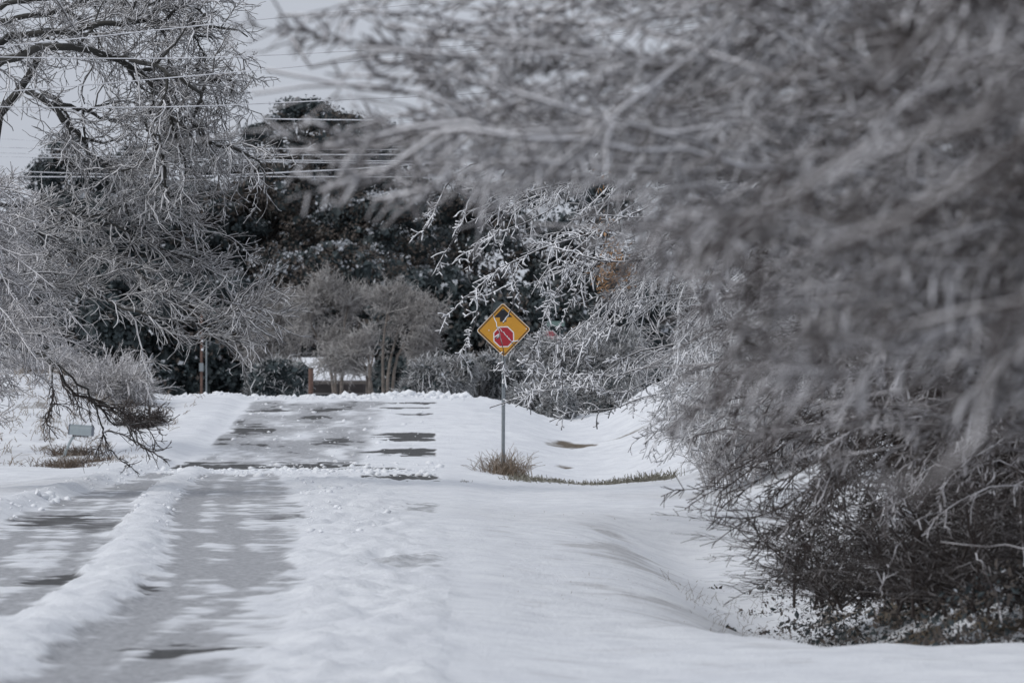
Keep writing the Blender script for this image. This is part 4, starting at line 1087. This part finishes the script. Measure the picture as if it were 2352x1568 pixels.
# canopy reaching out over the road, about 24 m away
verge_tree("iced tree reaching soft-focus branches out toward the sky over the road", 2.9, 15.4, 3.8,
           [(-60, 760, 2400), (60, 700, 2400), (200, 760, 2400), (330, 800, 2300), (420, 1000, 2300), (540, 1200, 2300)], 15, 2.0, 211, 120, 1700, 14000, M_NEARL, .40, .11,
           (.005, .004), (.0047, .0042), .10, .06, (-.4, 0, -.12), r0=.014,
           hand=[([(1250, 150), (1050, 170), (930, 120), (820, 130), (740, 150), (700, 120), (650, 60)], 15.1, 0.0102, 0.0071),
                 ([(1300, 260), (1100, 250), (950, 215), (830, 205), (720, 190), (610, 160)], 14.7, 0.0102, 0.0071),
                 ([(1350, 300), (1150, 290), (1000, 220), (880, 200), (700, 200), (580, 215)], 14.4, 0.0102, 0.0060),
                 ([(1300, 300), (1060, 290), (900, 300), (830, 330), (760, 350), (665, 352)], 13.4, 0.0102, 0.0091),
                 ([(1280, 330), (1080, 300), (960, 330), (870, 380), (800, 430), (735, 440)], 13.1, 0.0102, 0.0102),
                 ([(1250, 60), (1060, 40), (900, 30), (790, 40), (700, 30), (640, 35)], 15.4, 0.0102, 0.0071),
                 ([(1300, 380), (1160, 380), (1060, 400), (970, 440), (860, 460)], 13.8, 0.0102, 0.0091),
                 ([(830, 330), (790, 310), (740, 290), (690, 285)], 13.4, 0.0071, 0.0060),
                 ([(800, 430), (760, 420), (720, 412), (670, 405)], 13.1, 0.0071, 0.0060)])
# second canopy, nearer, more strongly blurred
verge_tree("iced tree filling the upper right with strongly blurred pale twigs", 2.7, 11.5, 3.6,
           [(-120, 1350, 2420), (120, 1420, 2420), (350, 1480, 2420), (600, 1500, 2420), (850, 1560, 2420), (1000, 1750, 2420)], 11.0, 1.6, 221, 90, 1300, 10500, M_NEAR, .30, .09,
           (.0040, .0034), (.0042, .0036), .10, .10, (-.3, 0, -.18), r0=.008)
verge_tree("iced tree whose soft grey mass fills the middle right, below the high canopy", 3.6, 20, 3.2,
           [(420, 1380, 2420), (600, 1480, 2420), (800, 1440, 2420), (960, 1460, 2420), (1060, 1600, 2420)], 19.5, 2.0, 225, 90, 1300, 10500, M_NEAR, .34, .10,
           (.0044, .0038), (.0044, .0038), .10, .12, (-.3, 0, -.2), r0=.009)
# nearest branches
verge_tree("nearest tree with thick white blurred branches sweeping down from the right edge", 2.2, 7.4, 3.2,
           [(-80, 1900, 2420), (300, 1900, 2420), (700, 1950, 2420), (1000, 2050, 2420)], 7.6, .7, 231, 2, 30, 260, M_NEAR, .2, .07,
           (.0045, .004), (.004, .004), .10, .10, (-.25, 0, -.12), r0=.012,
           hand=[([(2480, 270), (2352, 345), (2200, 440), (2050, 520), (1900, 565)], 5.7, .0105, .008),
                 ([(2480, 120), (2352, 190), (2200, 310), (2050, 370), (1900, 430), (1700, 540), (1640, 560)], 5.5, .0105, .006),
                 ([(2480, 640), (2352, 790), (2290, 900), (2240, 1010), (2180, 1100), (2090, 1155)], 5.4, .0085, .007),
                 ([(1960, 490), (1920, 478), (1890, 468)], 12.5, .009, .009)])
# semi-sharp twigs between 28 and 45 m
verge_tree("iced tree with twigs spilling down the ditch bank right of the far driveway", 4.6, 44, 3.6,
           [(560, 1480, 2300), (760, 1440, 2300), (880, 1430, 2200), (960, 1440, 2100), (1050, 1480, 2000), (1080, 1500, 1900)], 43, 2.5, 241, 84, 1400, 12500, M_TWIG, .5, .12,
           (.0062, .005), (.0058, .005), .12, .2, r0=.014)
verge_tree("brown-stemmed shrubby tree bending low to the snow beside the ditch", 4.4, 35, 3.0,
           [(820, 1600, 2400), (1000, 1560, 2400), (1130, 1590, 2400), (1240, 1600, 2400), (1330, 1700, 2300)], 34.5, 2.2, 251, 64, 1000, 9000, M_DARKTWIG, .5, .15,
           (.0055, .004), (.0045, .0035), .12, .10, (-.18, 0, -.08), r0=.016)
verge_tree("pale iced tree whose mid-distance twigs hang above the dark undergrowth", 4.2, 29.5, 3.4,
           [(500, 1500, 2400), (700, 1520, 2400), (900, 1560, 2400), (1080, 1640, 2400), (1240, 1760, 2400)], 29.5, 2.0, 261, 52, 800, 7000, M_NEAR, .36, .10,
           (.0042, .0035), (.0042, .0036), .12, .13, r0=.009,
           hand=[([(2400, 1248), (2300, 1252), (2230, 1252), (2160, 1244)], 27.5, .006, .005),
                 ([(2180, 1000), (2100, 1060), (2040, 1110), (2040, 1180), (2030, 1230)], 28.5, .004, .003),
                 ([(2300, 1430), (2290, 1380), (2260, 1310), (2240, 1270)], 27.8, .006, .004),
                 ([(2352, 1300), (2345, 1200), (2340, 1100), (2335, 1000)], 27.5, .005, .004),
                 ([(2010, 1420), (2030, 1340), (2050, 1280), (2090, 1180)], 28.6, .004, .003)])
# dark thickets that close the wood behind
def thicket(label, bx, Y0, W, H, seed, n=8000):
    rng = np.random.default_rng(seed); g = gz(bx, Y0)
    root = thing("thicket", label, "thicket", (bx, Y0, g), "brown thickets under the right-hand trees")
    m = 60
    S = np.stack((rng.uniform(-W * .6, W * .8, m), rng.uniform(-1.3, 1.3, m), np.full(m, -.1)), 1)
    E = S + np.stack((rng.normal(-.3, .4, m), rng.normal(0, .4, m), rng.uniform(.5, 1, m) * H), 1)
    P = fan(rng, S, E, 7, .02, .05)
    t = Tubes(); t.add(P, np.tile(np.linspace(.016, .006, 7), (m, 1)), 4)
    grow(rng, t, P, [dict(n=n // 8, L=.8, K=5, ang=(25, 70), wig=.18, droop=.05, r=(.007, .005), t=(.05, 1)),
                     dict(n=n, L=.3, K=3, ang=(25, 70), wig=.2, droop=.03, r=(.0055, .0045), t=(.05, 1), src="all")])
    o = link("twigs", t.mesh("twigs", M_DARKTWIG), root); o["kind"] = "stuff"
    return root
th = thicket("brown thicket behind the ditch at the right edge", 5.2, 39, 1.8, 3.2, 301)
for i, (x, y, sx, sz, lab) in enumerate(((6.4, 47, 1.2, 1.3, "brown thicket deep behind the low-bending shrubby tree"), (3.9, 64, .8, .75, "greyish frosted thicket on the bank behind the far driveway"), (4.6, 73, 1.1, 1.0, "farthest frosted thicket closing the gap under the right-hand crowns"), (5.0, 33.5, .8, .8, "low brown thicket on the ditch bank at the picture's right edge"), (3.7, 35.0, .55, .32, "low brown bramble heap rooted beside the ditch water"), (4.3, 31.2, .6, .42, "low brown bramble heap nearest to the close driveway"), (7.5, 52, 1.6, 1.6, "tall brown thicket between the overhanging tree and the ditch tree"))):
    r = th.copy(); COL.objects.link(r); r.location = (x, y, gz(x, y)); r.scale = (sx, 1, sz); r.rotation_euler = (0, 0, .4 * (i - 1)); r["label"] = lab
    for ch in th.children:
        c = ch.copy(); COL.objects.link(c); c.parent = r
        if i in (1, 2):
            c.material_slots[0].link = 'OBJECT'; c.material_slots[0].material = M_FROST
